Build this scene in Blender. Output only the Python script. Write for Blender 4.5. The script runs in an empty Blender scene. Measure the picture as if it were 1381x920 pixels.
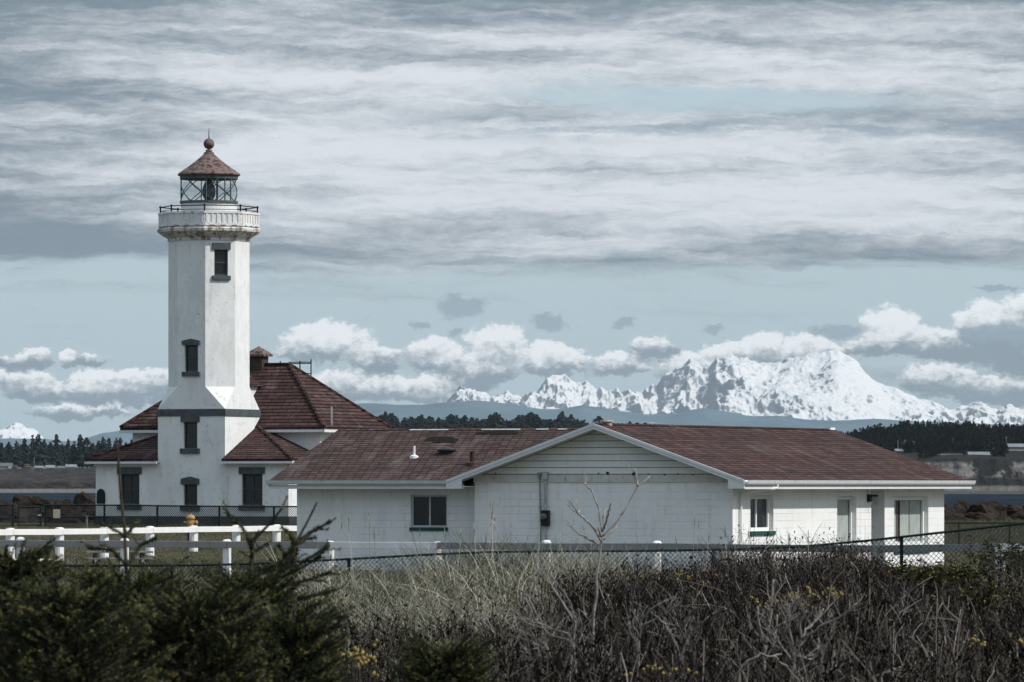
import bpy, bmesh, math, random
import numpy as np
from mathutils import Vector, Matrix, noise as mnoise

random.seed(7)
RNG = np.random.default_rng(11)
SC = bpy.context.scene
COL = SC.collection
R = math.radians

# ------------------------------------------------------------------ camera, sky, sun, exposure
F, CX, HY, CZ = 7590.0, 690.5, 655.0, 2.45      # telephoto focal length in picture units, eye height
TH = R(24.5)                                    # both buildings are turned by this angle
cam = bpy.data.cameras.new('camera')
cam.sensor_width = 36
cam.lens = F / 1381 * 36
cam.shift_y = (HY - 460) / 1381
cam.clip_start, cam.clip_end = 1, 150000
cam.dof.use_dof = True
cam.dof.focus_distance = 165
cam.dof.aperture_fstop = 15
camo = bpy.data.objects.new('camera', cam)
camo.location = (0, 0, CZ)
camo.rotation_euler = (R(90), 0, 0)
COL.objects.link(camo)
SC.camera = camo

SUN_EL, DELTA = R(43), R(6)
_v = Vector((math.cos(TH), -math.sin(TH)))
_n = Vector((-math.sin(TH), -math.cos(TH)))
_h = _v * math.cos(DELTA) - _n * math.sin(DELTA)
SUN_DIR = Vector((_h.x * math.cos(SUN_EL), _h.y * math.cos(SUN_EL), math.sin(SUN_EL)))
sl = bpy.data.lights.new('sun', 'SUN')
sl.energy = 3.35
sl.angle = R(0.5)
sl.color = (1.0, 0.96, 0.9)
so = bpy.data.objects.new('sun', sl)
so.rotation_euler = (-SUN_DIR).to_track_quat('-Z', 'Y').to_euler()
COL.objects.link(so)

vs = SC.view_settings
SC.display_settings.display_device = 'sRGB'
vs.view_transform = 'Standard'
vs.look = 'None'
vs.exposure = 0.0
vs.gamma = 1
vs.use_curve_mapping = False
SC.cycles.max_bounces = 6
SC.cycles.diffuse_bounces = 3
SC.cycles.transparent_max_bounces = 12
SC.cycles.volume_bounces = 0
SC.cycles.use_denoising = True


class NT:
    """small helper for writing node trees"""
    def __init__(s, nt):
        s.nt = nt
        s.nt.nodes.clear()

    def node(s, t, **kw):
        n = s.nt.nodes.new(t)
        for k, v in kw.items():
            setattr(n, k, v)
        return n

    def set(s, sock, v):
        if hasattr(v, 'is_linked'):
            s.nt.links.new(v, sock)
        elif v is not None:
            sock.default_value = v

    def m(s, op, a, b=None, c=None, clamp=False):
        n = s.node('ShaderNodeMath', operation=op, use_clamp=clamp)
        for i, x in enumerate((a, b, c)):
            s.set(n.inputs[i], x)
        return n.outputs[0]

    def sstep(s, x, a, b):
        n = s.node('ShaderNodeMapRange', interpolation_type='SMOOTHSTEP')
        s.set(n.inputs[0], x)
        n.inputs[1].default_value = a
        n.inputs[2].default_value = b
        return n.outputs[0]

    def xyz(s, x, y, z=0.0):
        n = s.node('ShaderNodeCombineXYZ')
        for i, q in enumerate((x, y, z)):
            s.set(n.inputs[i], q)
        return n.outputs[0]

    def vm(s, op, a, b=None):
        n = s.node('ShaderNodeVectorMath', operation=op)
        s.set(n.inputs[0], a)
        if b is not None:
            s.set(n.inputs[1], b)
        return n.outputs[0]

    def noise(s, vec, scale, detail=4, rough=0.55, dist=0.0, out=0):
        n = s.node('ShaderNodeTexNoise')
        s.set(n.inputs['Vector'], vec)
        n.inputs['Scale'].default_value = scale
        n.inputs['Detail'].default_value = detail
        n.inputs['Roughness'].default_value = rough
        n.inputs['Distortion'].default_value = dist
        return n.outputs[out]

    def mix(s, f, a, b, blend='MIX'):
        n = s.node('ShaderNodeMix', data_type='RGBA', blend_type=blend)
        s.set(n.inputs[0], f)
        for sock, v in ((n.inputs[6], a), (n.inputs[7], b)):
            if isinstance(v, tuple):
                v = (*v, 1) if len(v) == 3 else v
            s.set(sock, v)
        return n.outputs[2]

    def link(s, a, b):
        s.nt.links.new(a, b)


def build_world():
    w = bpy.data.worlds.new('World')
    SC.world = w
    w.use_nodes = True
    T = NT(w.node_tree)
    m = T.m
    tc = T.node('ShaderNodeTexCoord').outputs['Generated']
    sep = T.node('ShaderNodeSeparateXYZ')
    T.link(tc, sep.inputs[0])
    x, y, z = sep.outputs
    az = m('MULTIPLY', m('ARCTAN2', x, y), 57.2958)
    el = m('MULTIPLY', m('ARCSINE', z), 57.2958)
    sky = T.node('ShaderNodeTexSky', sky_type='NISHITA', sun_disc=False)
    sky.sun_elevation = SUN_EL
    sky.sun_rotation = math.atan2(SUN_DIR.x, SUN_DIR.y)
    sky.air_density, sky.dust_density, sky.ozone_density = 1.0, 1.6, 1.0
    clear = T.mix(m('MULTIPLY', T.sstep(el, 13.0, 6.0), 0.66), sky.outputs[0], (5.7, 7.4, 8.5))
    # ---- high stratus deck in long flat streaks
    wv = T.noise(T.xyz(m('MULTIPLY', az, 0.35), m('MULTIPLY', el, 1.3), 3.1), 1.0, 3, 0.5)
    elw = m('ADD', el, m('ADD', m('MULTIPLY', m('SUBTRACT', wv, 0.5), 0.30), m('MULTIPLY', az, 0.012)))
    puff = T.noise(T.xyz(m('MULTIPLY', az, 1.6), m('MULTIPLY', el, 4.2), 9.4), 1.0, 7, 0.66)
    elp = m('ADD', elw, m('MULTIPLY', m('SUBTRACT', puff, 0.5), 0.27))
    d1 = T.noise(T.xyz(m('MULTIPLY', az, 0.22), m('MULTIPLY', elp, 2.6), 7.7), 1.0, 6, 0.58)
    d2 = T.noise(T.xyz(m('MULTIPLY', az, 0.8), m('MULTIPLY', elp, 9.0), 1.7), 1.0, 6, 0.62)
    cover = m('ADD', m('MULTIPLY', d1, 0.95), m('MULTIPLY', d2, 0.28))
    edge = T.sstep(m('ADD', elw, m('MULTIPLY', m('SUBTRACT', d1, 0.5), 0.5)), 2.06, 2.60)
    gx = m('DIVIDE', m('SUBTRACT', az, 1.9), 2.9)
    gy = m('DIVIDE', m('SUBTRACT', elw, 3.97), 0.24)
    gap = m('EXPONENT', m('MULTIPLY', m('ADD', m('MULTIPLY', gx, gx), m('MULTIPLY', gy, gy)), -1.0))
    gx3 = m('DIVIDE', m('ADD', az, 4.2), 1.6)
    gy3 = m('DIVIDE', m('SUBTRACT', elw, 4.28), 0.20)
    gap = m('ADD', gap, m('MULTIPLY', 0.45, m('EXPONENT', m('MULTIPLY', m('ADD', m('MULTIPLY', gx3, gx3), m('MULTIPLY', gy3, gy3)), -1.0))))
    cov = m('ADD', cover, m('SUBTRACT', m('MULTIPLY', edge, 0.68), m('ADD', 0.62, m('MULTIPLY', gap, 0.66))))
    cov = m('MULTIPLY', T.sstep(cov, 0.0, 0.36), m('SUBTRACT', 1.0, m('MULTIPLY', T.sstep(el, 6.0, 13.0), 0.10)))
    # light and shade inside the deck: long ripples, brighter crests, grey troughs
    s1 = T.noise(T.xyz(m('MULTIPLY', az, 0.30), m('MULTIPLY', elp, 3.2), 21.3), 1.0, 6, 0.60)
    s2 = T.noise(T.xyz(m('MULTIPLY', az, 1.1), m('MULTIPLY', elp, 9.5), 5.3), 1.0, 6, 0.64)
    s3 = T.noise(T.xyz(m('MULTIPLY', az, 4.2), m('MULTIPLY', elw, 15.0), 15.3), 1.0, 5, 0.65)
    sh = m('ADD', m('MULTIPLY', s1, 0.72), m('ADD', m('MULTIPLY', s2, 0.36), m('MULTIPLY', s3, 0.20)))
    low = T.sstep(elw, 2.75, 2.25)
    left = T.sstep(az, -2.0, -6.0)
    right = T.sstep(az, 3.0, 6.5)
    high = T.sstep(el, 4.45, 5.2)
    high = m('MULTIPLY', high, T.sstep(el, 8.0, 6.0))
    dk = m('ADD', m('ADD', m('MULTIPLY', low, 0.15), m('MULTIPLY', left, 0.19)), m('ADD', m('MULTIPLY', right, 0.10), m('MULTIPLY', high, 0.24)))  # left, right and top terms put a vignette darkening into the cloud tone
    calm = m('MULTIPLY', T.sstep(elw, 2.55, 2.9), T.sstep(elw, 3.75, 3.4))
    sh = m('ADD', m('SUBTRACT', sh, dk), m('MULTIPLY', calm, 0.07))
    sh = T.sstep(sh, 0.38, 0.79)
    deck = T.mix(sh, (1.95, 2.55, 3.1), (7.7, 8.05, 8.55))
    thin = m('ADD', 1.0, m('MULTIPLY', T.sstep(el, 8.0, 28.0), 0.95))      # unseen cloud overhead brightened to add fill light on shaded walls
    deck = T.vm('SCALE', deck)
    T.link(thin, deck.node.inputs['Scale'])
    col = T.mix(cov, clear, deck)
    # ---- dark thin streaks in the opening
    gy2 = m('DIVIDE', m('SUBTRACT', elw, 3.70), 0.12)
    st = m('EXPONENT', m('MULTIPLY', m('MULTIPLY', gy2, gy2), -1.0))
    st = m('MULTIPLY', st, T.sstep(az, -2.2, 0.6))
    st = m('MULTIPLY', st, T.sstep(d2, 0.36, 0.62), clamp=True)
    col = T.mix(m('MULTIPLY', st, 0.85), col, (2.6, 3.5, 4.2))
    # ---- cumulus near the horizon: (picture x, y, half width, half height, tone)
    blobs = [
        (1205, 448, 52, 36, 1.0), (1238, 462, 60, 26, .8), (1180, 470, 42, 16, .55), (1330, 438, 50, 32, .85),
        (1388, 424, 44, 30, .7), (1362, 466, 92, 30, -.35), (1290, 476, 60, 13, .0), (1270, 515, 60, 24, .45),
        (1350, 528, 90, 24, .5), (1385, 490, 50, 26, .45),
        (440, 462, 66, 30, 1.0), (410, 470, 42, 24, .9), (505, 486, 40, 22, .7), (588, 480, 44, 27, .8),
        (672, 464, 44, 30, 1.0), (745, 486, 60, 24, .85), (838, 492, 44, 17, .7), (560, 525, 76, 22, .85),
        (640, 500, 60, 30, .6), (470, 520, 70, 22, .5), (880, 470, 40, 18, .5),
        (985, 476, 40, 14, .95), (1030, 468, 46, 20, 1.05), (1085, 470, 52, 20, .9), (1128, 474, 30, 12, .7), (940, 500, 60, 24, .6),
        (45, 482, 26, 14, 1.0), (20, 492, 50, 14, .25), (92, 488, 14, 13, 1.0), (118, 488, 26, 13, .3),
        (30, 514, 48, 15, .9), (140, 518, 46, 20, .95), (180, 508, 40, 11, .8), (150, 535, 70, 14, .45),
        (200, 520, 50, 24, .6), (110, 556, 70, 12, .5), (60, 530, 60, 14, .4),
    ]
    q = T.xyz(az, m('MULTIPLY', el, 1.35), 0.0)
    wn = T.noise(q, 2.8, 7, 0.68, out=1)
    ws = T.node('ShaderNodeSeparateColor')
    T.link(wn, ws.inputs[0])
    axw = m('ADD', az, m('MULTIPLY', m('SUBTRACT', ws.outputs[0], 0.5), 0.55))
    elw2 = m('ADD', el, m('MULTIPLY', m('SUBTRACT', ws.outputs[1], 0.5), 0.34))
    fine = T.noise(q, 8.5, 7, 0.66)
    tot = None
    for (bx, by, rx, ry, tone) in blobs:
        ca = math.degrees(math.atan((bx - CX) / F))
        ce = math.degrees(math.atan((HY - by) / F))
        k = 57.2958 / F
        dx = m('MULTIPLY', m('SUBTRACT', axw, ca), 1 / (rx * k * 1.12))
        dy = m('MULTIPLY', m('SUBTRACT', elw2, ce), 1 / (ry * k * 1.12))
        mm = m('SUBTRACT', 1.0, m('ADD', m('MULTIPLY', dx, dx), m('MULTIPLY', dy, dy)))
        mm = m('MAXIMUM', mm, 0.0)
        lit = m('MULTIPLY', mm, m('ADD', m('MULTIPLY', dy, 0.75), tone * 0.60))
        tot = (mm, lit, mm) if tot is None else (m('ADD', tot[0], mm), m('ADD', tot[1], lit), m('MAXIMUM', tot[2], mm))
    dens = m('ADD', tot[2], m('MULTIPLY', m('SUBTRACT', fine, 0.5), 1.25))
    al = T.sstep(dens, 0.10, 0.52)
    tone = m('DIVIDE', tot[1], m('ADD', tot[0], 0.02))
    tone = m('ADD', tone, m('MULTIPLY', m('SUBTRACT', fine, 0.5), 1.1))
    tone = T.sstep(tone, 0.08, 0.80)
    cum = T.mix(tone, (2.05, 2.7, 3.3), (10.2, 10.4, 10.6))
    col = T.mix(m('MULTIPLY', al, 0.92), col, cum)
    # ---- small dark wisps
    for (bx, by, rx, ry) in ((625, 414, 34, 14), (738, 436, 20, 12), (843, 437, 15, 6), (963, 443, 12, 6),
                             (572, 442, 14, 6), (612, 446, 10, 6), (1350, 388, 30, 4), (1130, 446, 40, 10), (1350, 452, 60, 12)):
        ca = math.degrees(math.atan((bx - CX) / F))
        ce = math.degrees(math.atan((HY - by) / F))
        k = 57.2958 / F
        dx = m('MULTIPLY', m('SUBTRACT', axw, ca), 1 / (rx * k * 1.3))
        dy = m('MULTIPLY', m('SUBTRACT', elw2, ce), 1 / (ry * k * 1.3))
        mm = m('SUBTRACT', 1.0, m('ADD', m('MULTIPLY', dx, dx), m('MULTIPLY', dy, dy)))
        mm = T.sstep(m('ADD', mm, m('MULTIPLY', m('SUBTRACT', fine, 0.5), 0.8)), 0.05, 0.75)
        col = T.mix(m('MULTIPLY', mm, 0.8), col, (2.7, 3.6, 4.3))
    bg = T.node('ShaderNodeBackground')
    bg.inputs['Strength'].default_value = 0.1
    T.link(col, bg.inputs['Color'])
    out = T.node('ShaderNodeOutputWorld')
    T.link(bg.outputs[0], out.inputs['Surface'])


build_world()

# ------------------------------------------------------------------ helpers

def P(px, py, Y):
    """point at distance Y seen in direction (px, py)"""
    return Vector(((px - CX) * Y / F, Y, CZ + (HY - py) * Y / F))


def fbm2(x, y, seed=0, octaves=5, rough=0.5, ridged=False):
    """vectorised gradient noise"""
    rng = np.random.default_rng(seed)
    perm = rng.permutation(256)
    perm = np.concatenate([perm, perm])
    ang = rng.uniform(0, 2 * np.pi, 256)
    gx, gy = np.cos(ang), np.sin(ang)
    tot = np.zeros(np.broadcast(x, y).shape)
    amp, fr, norm = 1.0, 1.0, 0.0
    for o in range(octaves):
        X, Y = x * fr + 17.3 * o, y * fr + 5.1 * o
        xi, yi = np.floor(X).astype(int), np.floor(Y).astype(int)
        xf, yf = X - xi, Y - yi
        xi &= 255
        yi &= 255
        u = xf * xf * xf * (xf * (xf * 6 - 15) + 10)
        v = yf * yf * yf * (yf * (yf * 6 - 15) + 10)

        def g(ix, iy, dx, dy):
            h = perm[perm[ix & 255] + (iy & 255)]
            return gx[h] * dx + gy[h] * dy
        a = g(xi, yi, xf, yf)
        b = g(xi + 1, yi, xf - 1, yf)
        c = g(xi, yi + 1, xf, yf - 1)
        d = g(xi + 1, yi + 1, xf - 1, yf - 1)
        n = (a + u * (b - a)) * (1 - v) + (c + u * (d - c)) * v
        n = n * 1.5
        if ridged:
            n = 1 - 2 * np.abs(n)
        tot += n * amp
        norm += amp
        amp *= rough
        fr *= 2.03
    return tot / norm


class MB:
    """collects faces of one mesh; uv in metres is worked out from each face's own plane"""
    def __init__(s):
        s.v, s.f, s.mi = [], [], []
        s.cur = 0

    def face(s, pts):
        i = len(s.v)
        s.v += [tuple(p) for p in pts]
        s.f.append(tuple(range(i, i + len(pts))))
        s.mi.append(s.cur)

    def hexa(s, p):
        """eight corners: bottom four, then top four, both counter-clockwise from above"""
        i = len(s.v)
        s.v += [tuple(q) for q in p]
        for f in ((3, 2, 1, 0), (4, 5, 6, 7), (0, 1, 5, 4), (1, 2, 6, 5), (2, 3, 7, 6), (3, 0, 4, 7)):
            s.f.append(tuple(i + k for k in f))
            s.mi.append(s.cur)
        return s

    def box(s, x0, x1, y0, y1, z0, z1):
        return s.hexa([(x0, y0, z0), (x1, y0, z0), (x1, y1, z0), (x0, y1, z0),
                       (x0, y0, z1), (x1, y0, z1), (x1, y1, z1), (x0, y1, z1)])

    def wbox(s, p0, d, n, s0, s1, d0, d1, z0, z1):
        """box against a wall: s along it, d outwards"""
        def q(a, b, z):
            return (p0[0] + d[0] * a + n[0] * b, p0[1] + d[1] * a + n[1] * b, z)
        return s.hexa([q(s0, d1, z0), q(s1, d1, z0), q(s1, d0, z0), q(s0, d0, z0),
                       q(s0, d1, z1), q(s1, d1, z1), q(s1, d0, z1), q(s0, d0, z1)])

    def slab(s, pts, t):
        """sheet of thickness t below the polygon pts (counter-clockwise from above)"""
        pts = [Vector(p) for p in pts]
        lo = [p - Vector((0, 0, t)) for p in pts]
        s.face(pts)
        s.face(lo[::-1])
        n = len(pts)
        for i in range(n):
            j = (i + 1) % n
            s.face([lo[i], lo[j], pts[j], pts[i]])
        return s

    def tube(s, p0, p1, r0, r1=None, n=8, cap=True):
        return s.path([p0, p1], [r0, r0 if r1 is None else r1], n, cap)

    def path(s, pts, rad, n=6, cap=True):
        pts = [Vector(p) for p in pts]
        base = len(s.v)
        up = None
        for k, p in enumerate(pts):
            t = (pts[min(k + 1, len(pts) - 1)] - pts[max(k - 1, 0)])
            if t.length < 1e-9:
                t = Vector((0, 0, 1))
            t.normalize()
            if up is None:
                up = Vector((1, 0, 0)) if abs(t.x) < 0.8 else Vector((0, 1, 0))
            a = (up - t * up.dot(t)).normalized()
            up = a
            b = t.cross(a)
            for i in range(n):
                w = 2 * math.pi * i / n
                s.v.append(tuple(p + (a * math.cos(w) + b * math.sin(w)) * rad[k]))
        for k in range(len(pts) - 1):
            for i in range(n):
                j = (i + 1) % n
                s.f.append((base + k * n + i, base + k * n + j, base + (k + 1) * n + j, base + (k + 1) * n + i))
                s.mi.append(s.cur)
        if cap:
            s.f.append(tuple(base + i for i in range(n))[::-1])
            s.f.append(tuple(base + (len(pts) - 1) * n + i for i in range(n)))
            s.mi += [s.cur] * 2
        return s

    def lathe(s, prof, n=24, c=(0, 0), phase=0.0):
        base = len(s.v)
        for (r, z) in prof:
            for i in range(n):
                w = 2 * math.pi * i / n + phase
                s.v.append((c[0] + r * math.cos(w), c[1] + r * math.sin(w), z))
        for k in range(len(prof) - 1):
            for i in range(n):
                j = (i + 1) % n
                s.f.append((base + k * n + i, base + k * n + j, base + (k + 1) * n + j, base + (k + 1) * n + i))
                s.mi.append(s.cur)
        s.f.append(tuple(base + i for i in range(n))[::-1])
        s.f.append(tuple(base + (len(prof) - 1) * n + i for i in range(n)))
        s.mi += [s.cur] * 2
        return s

    def wall(s, p0, d, n, length, z0, z1, holes=(), depth=0.12, ztop=None):
        """wall sheet with openings and their reveals"""
        ss = sorted({0.0, length, *[h[0] for h in holes], *[h[1] for h in holes]})
        zz = sorted({z0, z1, *[h[2] for h in holes], *[h[3] for h in holes]})

        def q(a, z, o=0.0):
            return (p0[0] + d[0] * a + n[0] * o, p0[1] + d[1] * a + n[1] * o, z)
        for a, b in zip(ss, ss[1:]):
            for c, e in zip(zz, zz[1:]):
                ma, mz = (a + b) / 2, (c + e) / 2
                if any(h[0] < ma < h[1] and h[2] < mz < h[3] for h in holes):
                    continue
                s.face([q(a, c), q(b, c), q(b, e), q(a, e)])
        for h in holes:
            dp = -(h[4] if len(h) > 4 else depth)
            a, b, c, e = h[:4]
            s.face([q(a, c), q(a, e), q(a, e, dp), q(a, c, dp)])
            s.face([q(b, c, dp), q(b, e, dp), q(b, e), q(b, c)])
            s.face([q(a, c), q(a, c, dp), q(b, c, dp), q(b, c)])
            s.face([q(a, e, dp), q(a, e), q(b, e), q(b, e, dp)])
        return s

    def build(s, name, mats, parent=None, smooth=False, bevel=0.0, recalc=False):
        me = bpy.data.meshes.new(name)
        me.from_pydata(s.v, [], s.f)
        if not isinstance(mats, (list, tuple)):
            mats = [mats]
        for mt in mats:
            me.materials.append(mt)
        me.polygons.foreach_set('material_index', s.mi)
        if smooth:
            me.polygons.foreach_set('use_smooth', [True] * len(s.f))
        if recalc:
            bm = bmesh.new()
            bm.from_mesh(me)
            bmesh.ops.recalc_face_normals(bm, faces=bm.faces)
            bm.to_mesh(me)
            bm.free()
        uvl = me.uv_layers.new(name='UVMap')
        Z = Vector((0, 0, 1))
        for p in me.polygons:
            N = p.normal
            t = Z.cross(N)
            if t.length < 0.05:
                t = Vector((1, 0, 0))
            t.normalize()
            b = N.cross(t)
            for li in p.loop_indices:
                co = me.vertices[me.loops[li].vertex_index].co
                uvl.data[li].uv = (co.dot(t), co.dot(b))
        me.update()
        o = bpy.data.objects.new(name, me)
        COL.objects.link(o)
        if parent:
            o.parent = parent
        if bevel:
            md = o.modifiers.new('bevel', 'BEVEL')
            md.width = bevel
            md.segments = 2
            md.limit_method = 'ANGLE'
        return o


def build_each(mb, name, mats, parent=None, **kw):
    """one object per separate piece of the builder"""
    par = {}

    def find(a):
        while par.setdefault(a, a) != a:
            par[a] = par[par[a]]
            a = par[a]
        return a
    key = [tuple(round(c, 5) for c in v) for v in mb.v]
    for f in mb.f:
        for i in f[1:]:
            par[find(key[i])] = find(key[f[0]])
    groups = {}
    for f, mi in zip(mb.f, mb.mi):
        groups.setdefault(find(key[f[0]]), []).append((f, mi))
    out = []
    for fs in groups.values():
        b = MB()
        idx = {}
        for f, mi in fs:
            b.f.append(tuple(idx.setdefault(i, len(idx)) for i in f))
            b.mi.append(mi)
        b.v = [None] * len(idx)
        for i, j in idx.items():
            b.v[j] = mb.v[i]
        out.append(b.build(name, mats, parent, **kw))
    return out


def tag(o, label=None, cat=None, group=None, kind=None):
    for k, v in (('label', label), ('category', cat), ('group', group), ('kind', kind)):
        if v:
            o[k] = v
    return o


def thing(name, label, cat, loc=(0, 0, 0), rz=0.0, group=None):
    o = bpy.data.objects.new(name, None)
    o.empty_display_size = 0.2
    COL.objects.link(o)
    o.location = loc
    o.rotation_euler = (0, 0, rz)
    return tag(o, label, cat, group)


def copy_tree(o, parent=None):
    c = o.copy()
    COL.objects.link(c)
    c.parent = parent
    for ch in list(o.children):
        copy_tree(ch, c)
    return c


def np_mesh(name, V, Q, mat, tint=None, parent=None, smooth=False):
    """object from numpy vertex and face arrays"""
    me = bpy.data.meshes.new(name)
    k = Q.shape[1]
    me.vertices.add(len(V))
    me.vertices.foreach_set('co', np.ascontiguousarray(V, dtype=np.float32).ravel())
    me.loops.add(Q.size)
    me.loops.foreach_set('vertex_index', np.ascontiguousarray(Q, dtype=np.int32).ravel())
    me.polygons.add(len(Q))
    me.polygons.foreach_set('loop_start', np.arange(0, Q.size, k, dtype=np.int32))
    me.polygons.foreach_set('loop_total', np.full(len(Q), k, dtype=np.int32))
    if smooth:
        me.polygons.foreach_set('use_smooth', np.ones(len(Q), dtype=bool))
    me.update(calc_edges=True)
    if tint is not None:
        at = me.attributes.new('tint', 'FLOAT', 'POINT')
        at.data.foreach_set('value', np.ascontiguousarray(tint, dtype=np.float32))
    me.materials.append(mat)
    o = bpy.data.objects.new(name, me)
    COL.objects.link(o)
    if parent:
        o.parent = parent
    return o


class Strands:
    """many thin tapered ribbons in one mesh (grass, dead stalks, needles)"""
    def __init__(s):
        s.V, s.Q, s.T, s.n = [], [], [], 0

    def add(s, base, d, length, width, bend, segs=3, tint=None, taper=0.85):
        n = len(base)
        if n == 0:
            return
        length = np.broadcast_to(length, (n,))
        width = np.broadcast_to(width, (n,))
        rv = RNG.normal(size=(n, 3))
        rv[:, 2] *= 0.3
        w = np.cross(d, rv)
        w /= np.linalg.norm(w, axis=1, keepdims=True) + 1e-9
        if tint is None:
            tint = RNG.random(n)
        ts = np.linspace(0, 1, segs + 1)
        pts = np.empty((n, segs + 1, 2, 3))
        for i, t in enumerate(ts):
            c = base + d * (length * t)[:, None] + bend * (length * t * t)[:, None]
            hw = (width * 0.5 * (1 - taper * t))[:, None] * w
            pts[:, i, 0] = c - hw
            pts[:, i, 1] = c + hw
        s.V.append(pts.reshape(-1, 3))
        idx = np.arange(n)[:, None] * (segs + 1) * 2 + np.arange(segs)[None, :] * 2 + s.n
        idx = idx.reshape(-1)
        s.Q.append(np.stack([idx, idx + 1, idx + 3, idx + 2], axis=1))
        s.T.append(np.repeat(tint, (segs + 1) * 2))
        s.n += n * (segs + 1) * 2

    def at(s, base, d, length, bend, t):
        return base + d * (length * t)[:, None] + bend * (length * t * t)[:, None]

    def build(s, name, mat, parent=None):
        return np_mesh(name, np.concatenate(s.V), np.concatenate(s.Q), mat, np.concatenate(s.T), parent)


# ------------------------------------------------------------------ materials
MATS = {}


def pmat(name, rough=0.7, spec=0.3):
    mt = bpy.data.materials.new(name)
    mt.use_nodes = True
    T = NT(mt.node_tree)
    b = T.node('ShaderNodeBsdfPrincipled')
    b.inputs['Roughness'].default_value = rough
    b.inputs['Specular IOR Level'].default_value = spec
    o = T.node('ShaderNodeOutputMaterial')
    T.link(b.outputs[0], o.inputs['Surface'])
    MATS[name] = mt
    T.b = b
    T.out = o
    T.uv = lambda: T.node('ShaderNodeTexCoord').outputs['UV']
    T.obj = lambda: T.node('ShaderNodeTexCoord').outputs['Object']
    return T


def bump(T, h, strength=0.4, dist=0.02):
    n = T.node('ShaderNodeBump')
    n.inputs['Strength'].default_value = strength
    n.inputs['Distance'].default_value = dist
    T.link(h, n.inputs['Height'])
    T.link(n.outputs[0], T.b.inputs['Normal'])


def simple(name, col, rough=0.6, var=0.25, scale=8.0, spec=0.3, metal=0.0, bmp=0.0, stretch=(1, 1, 1)):
    T = pmat(name, rough, spec)
    vec = T.vm('MULTIPLY', T.obj(), stretch)
    n = T.noise(vec, scale, 5, 0.6)
    c = T.mix(T.sstep(n, 0.25, 0.75), tuple(q * (1 - var) for q in col), tuple(min(1, q * (1 + var)) for q in col))
    T.link(c, T.b.inputs['Base Color'])
    T.b.inputs['Metallic'].default_value = metal
    if bmp:
        bump(T, n, bmp, 0.02)
    return MATS[name]


def worn_white(name, base=(0.80, 0.815, 0.81), grime=(0.42, 0.42, 0.40), amount=0.5, rust=0.0, bump_s=0.5, scale=1.0):
    """painted render or boards with dirt runs, blotches, hairline cracks and rust"""
    T = pmat(name, 0.75, 0.2)
    ob = T.obj()
    n1 = T.noise(T.vm('MULTIPLY', ob, (3.5, 3.5, 0.55)), 1.4 * scale, 6, 0.62)
    n2 = T.noise(ob, 9.0 * scale, 6, 0.65)
    n3 = T.noise(ob, 0.8 * scale, 4, 0.6)
    n5 = T.noise(T.vm('MULTIPLY', ob, (1.2, 1.2, 0.7)), 1.0, 5, 0.7)
    c = T.mix(T.sstep(n3, 0.35, 0.7), base, tuple(q * 0.93 for q in base))
    c = T.mix(T.m('MULTIPLY', T.sstep(n5, 0.46, 0.66), 0.45 * amount), c, tuple(q * 0.74 for q in base))
    g = T.m('MULTIPLY', T.sstep(n1, 0.52, 0.78), T.sstep(n2, 0.35, 0.7))
    c = T.mix(T.m('MULTIPLY', g, amount), c, grime)
    sp = T.sstep(T.noise(ob, 26 * scale, 3, 0.6), 0.66, 0.75)
    c = T.mix(T.m('MULTIPLY', sp, T.m('MULTIPLY', T.sstep(n3, 0.4, 0.62), amount)), c, tuple(q * 0.55 for q in grime))
    vo = T.node('ShaderNodeTexVoronoi', feature='DISTANCE_TO_EDGE')
    T.link(T.vm('ADD', T.vm('MULTIPLY', ob, (0.8, 0.8, 0.9)), T.vm('SCALE', T.noise(ob, 2.5, 4, 0.6, out=1))), vo.inputs['Vector'])
    vo.inputs['Scale'].default_value = 0.9
    ck = T.m('MULTIPLY', T.sstep(vo.outputs['Distance'], 0.012, 0.003), T.sstep(n2, 0.45, 0.6))
    c = T.mix(T.m('MULTIPLY', ck, 0.6 * amount), c, (0.25, 0.24, 0.22))
    if rust:
        r = T.noise(T.vm('MULTIPLY', ob, (2.6, 2.6, 1.1)), 2.2, 6, 0.65)
        c = T.mix(T.m('MULTIPLY', T.sstep(r, 0.60 - 0.1 * rust, 0.74 - 0.08 * rust), 0.85), c, (0.16, 0.085, 0.05))
    T.link(c, T.b.inputs['Base Color'])
    if bump_s:
        h = T.m('ADD', T.noise(ob, 3.2, 5, 0.6), T.m('MULTIPLY', n2, 0.35))
        bump(T, h, bump_s, 0.05)
    return MATS[name]


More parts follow.
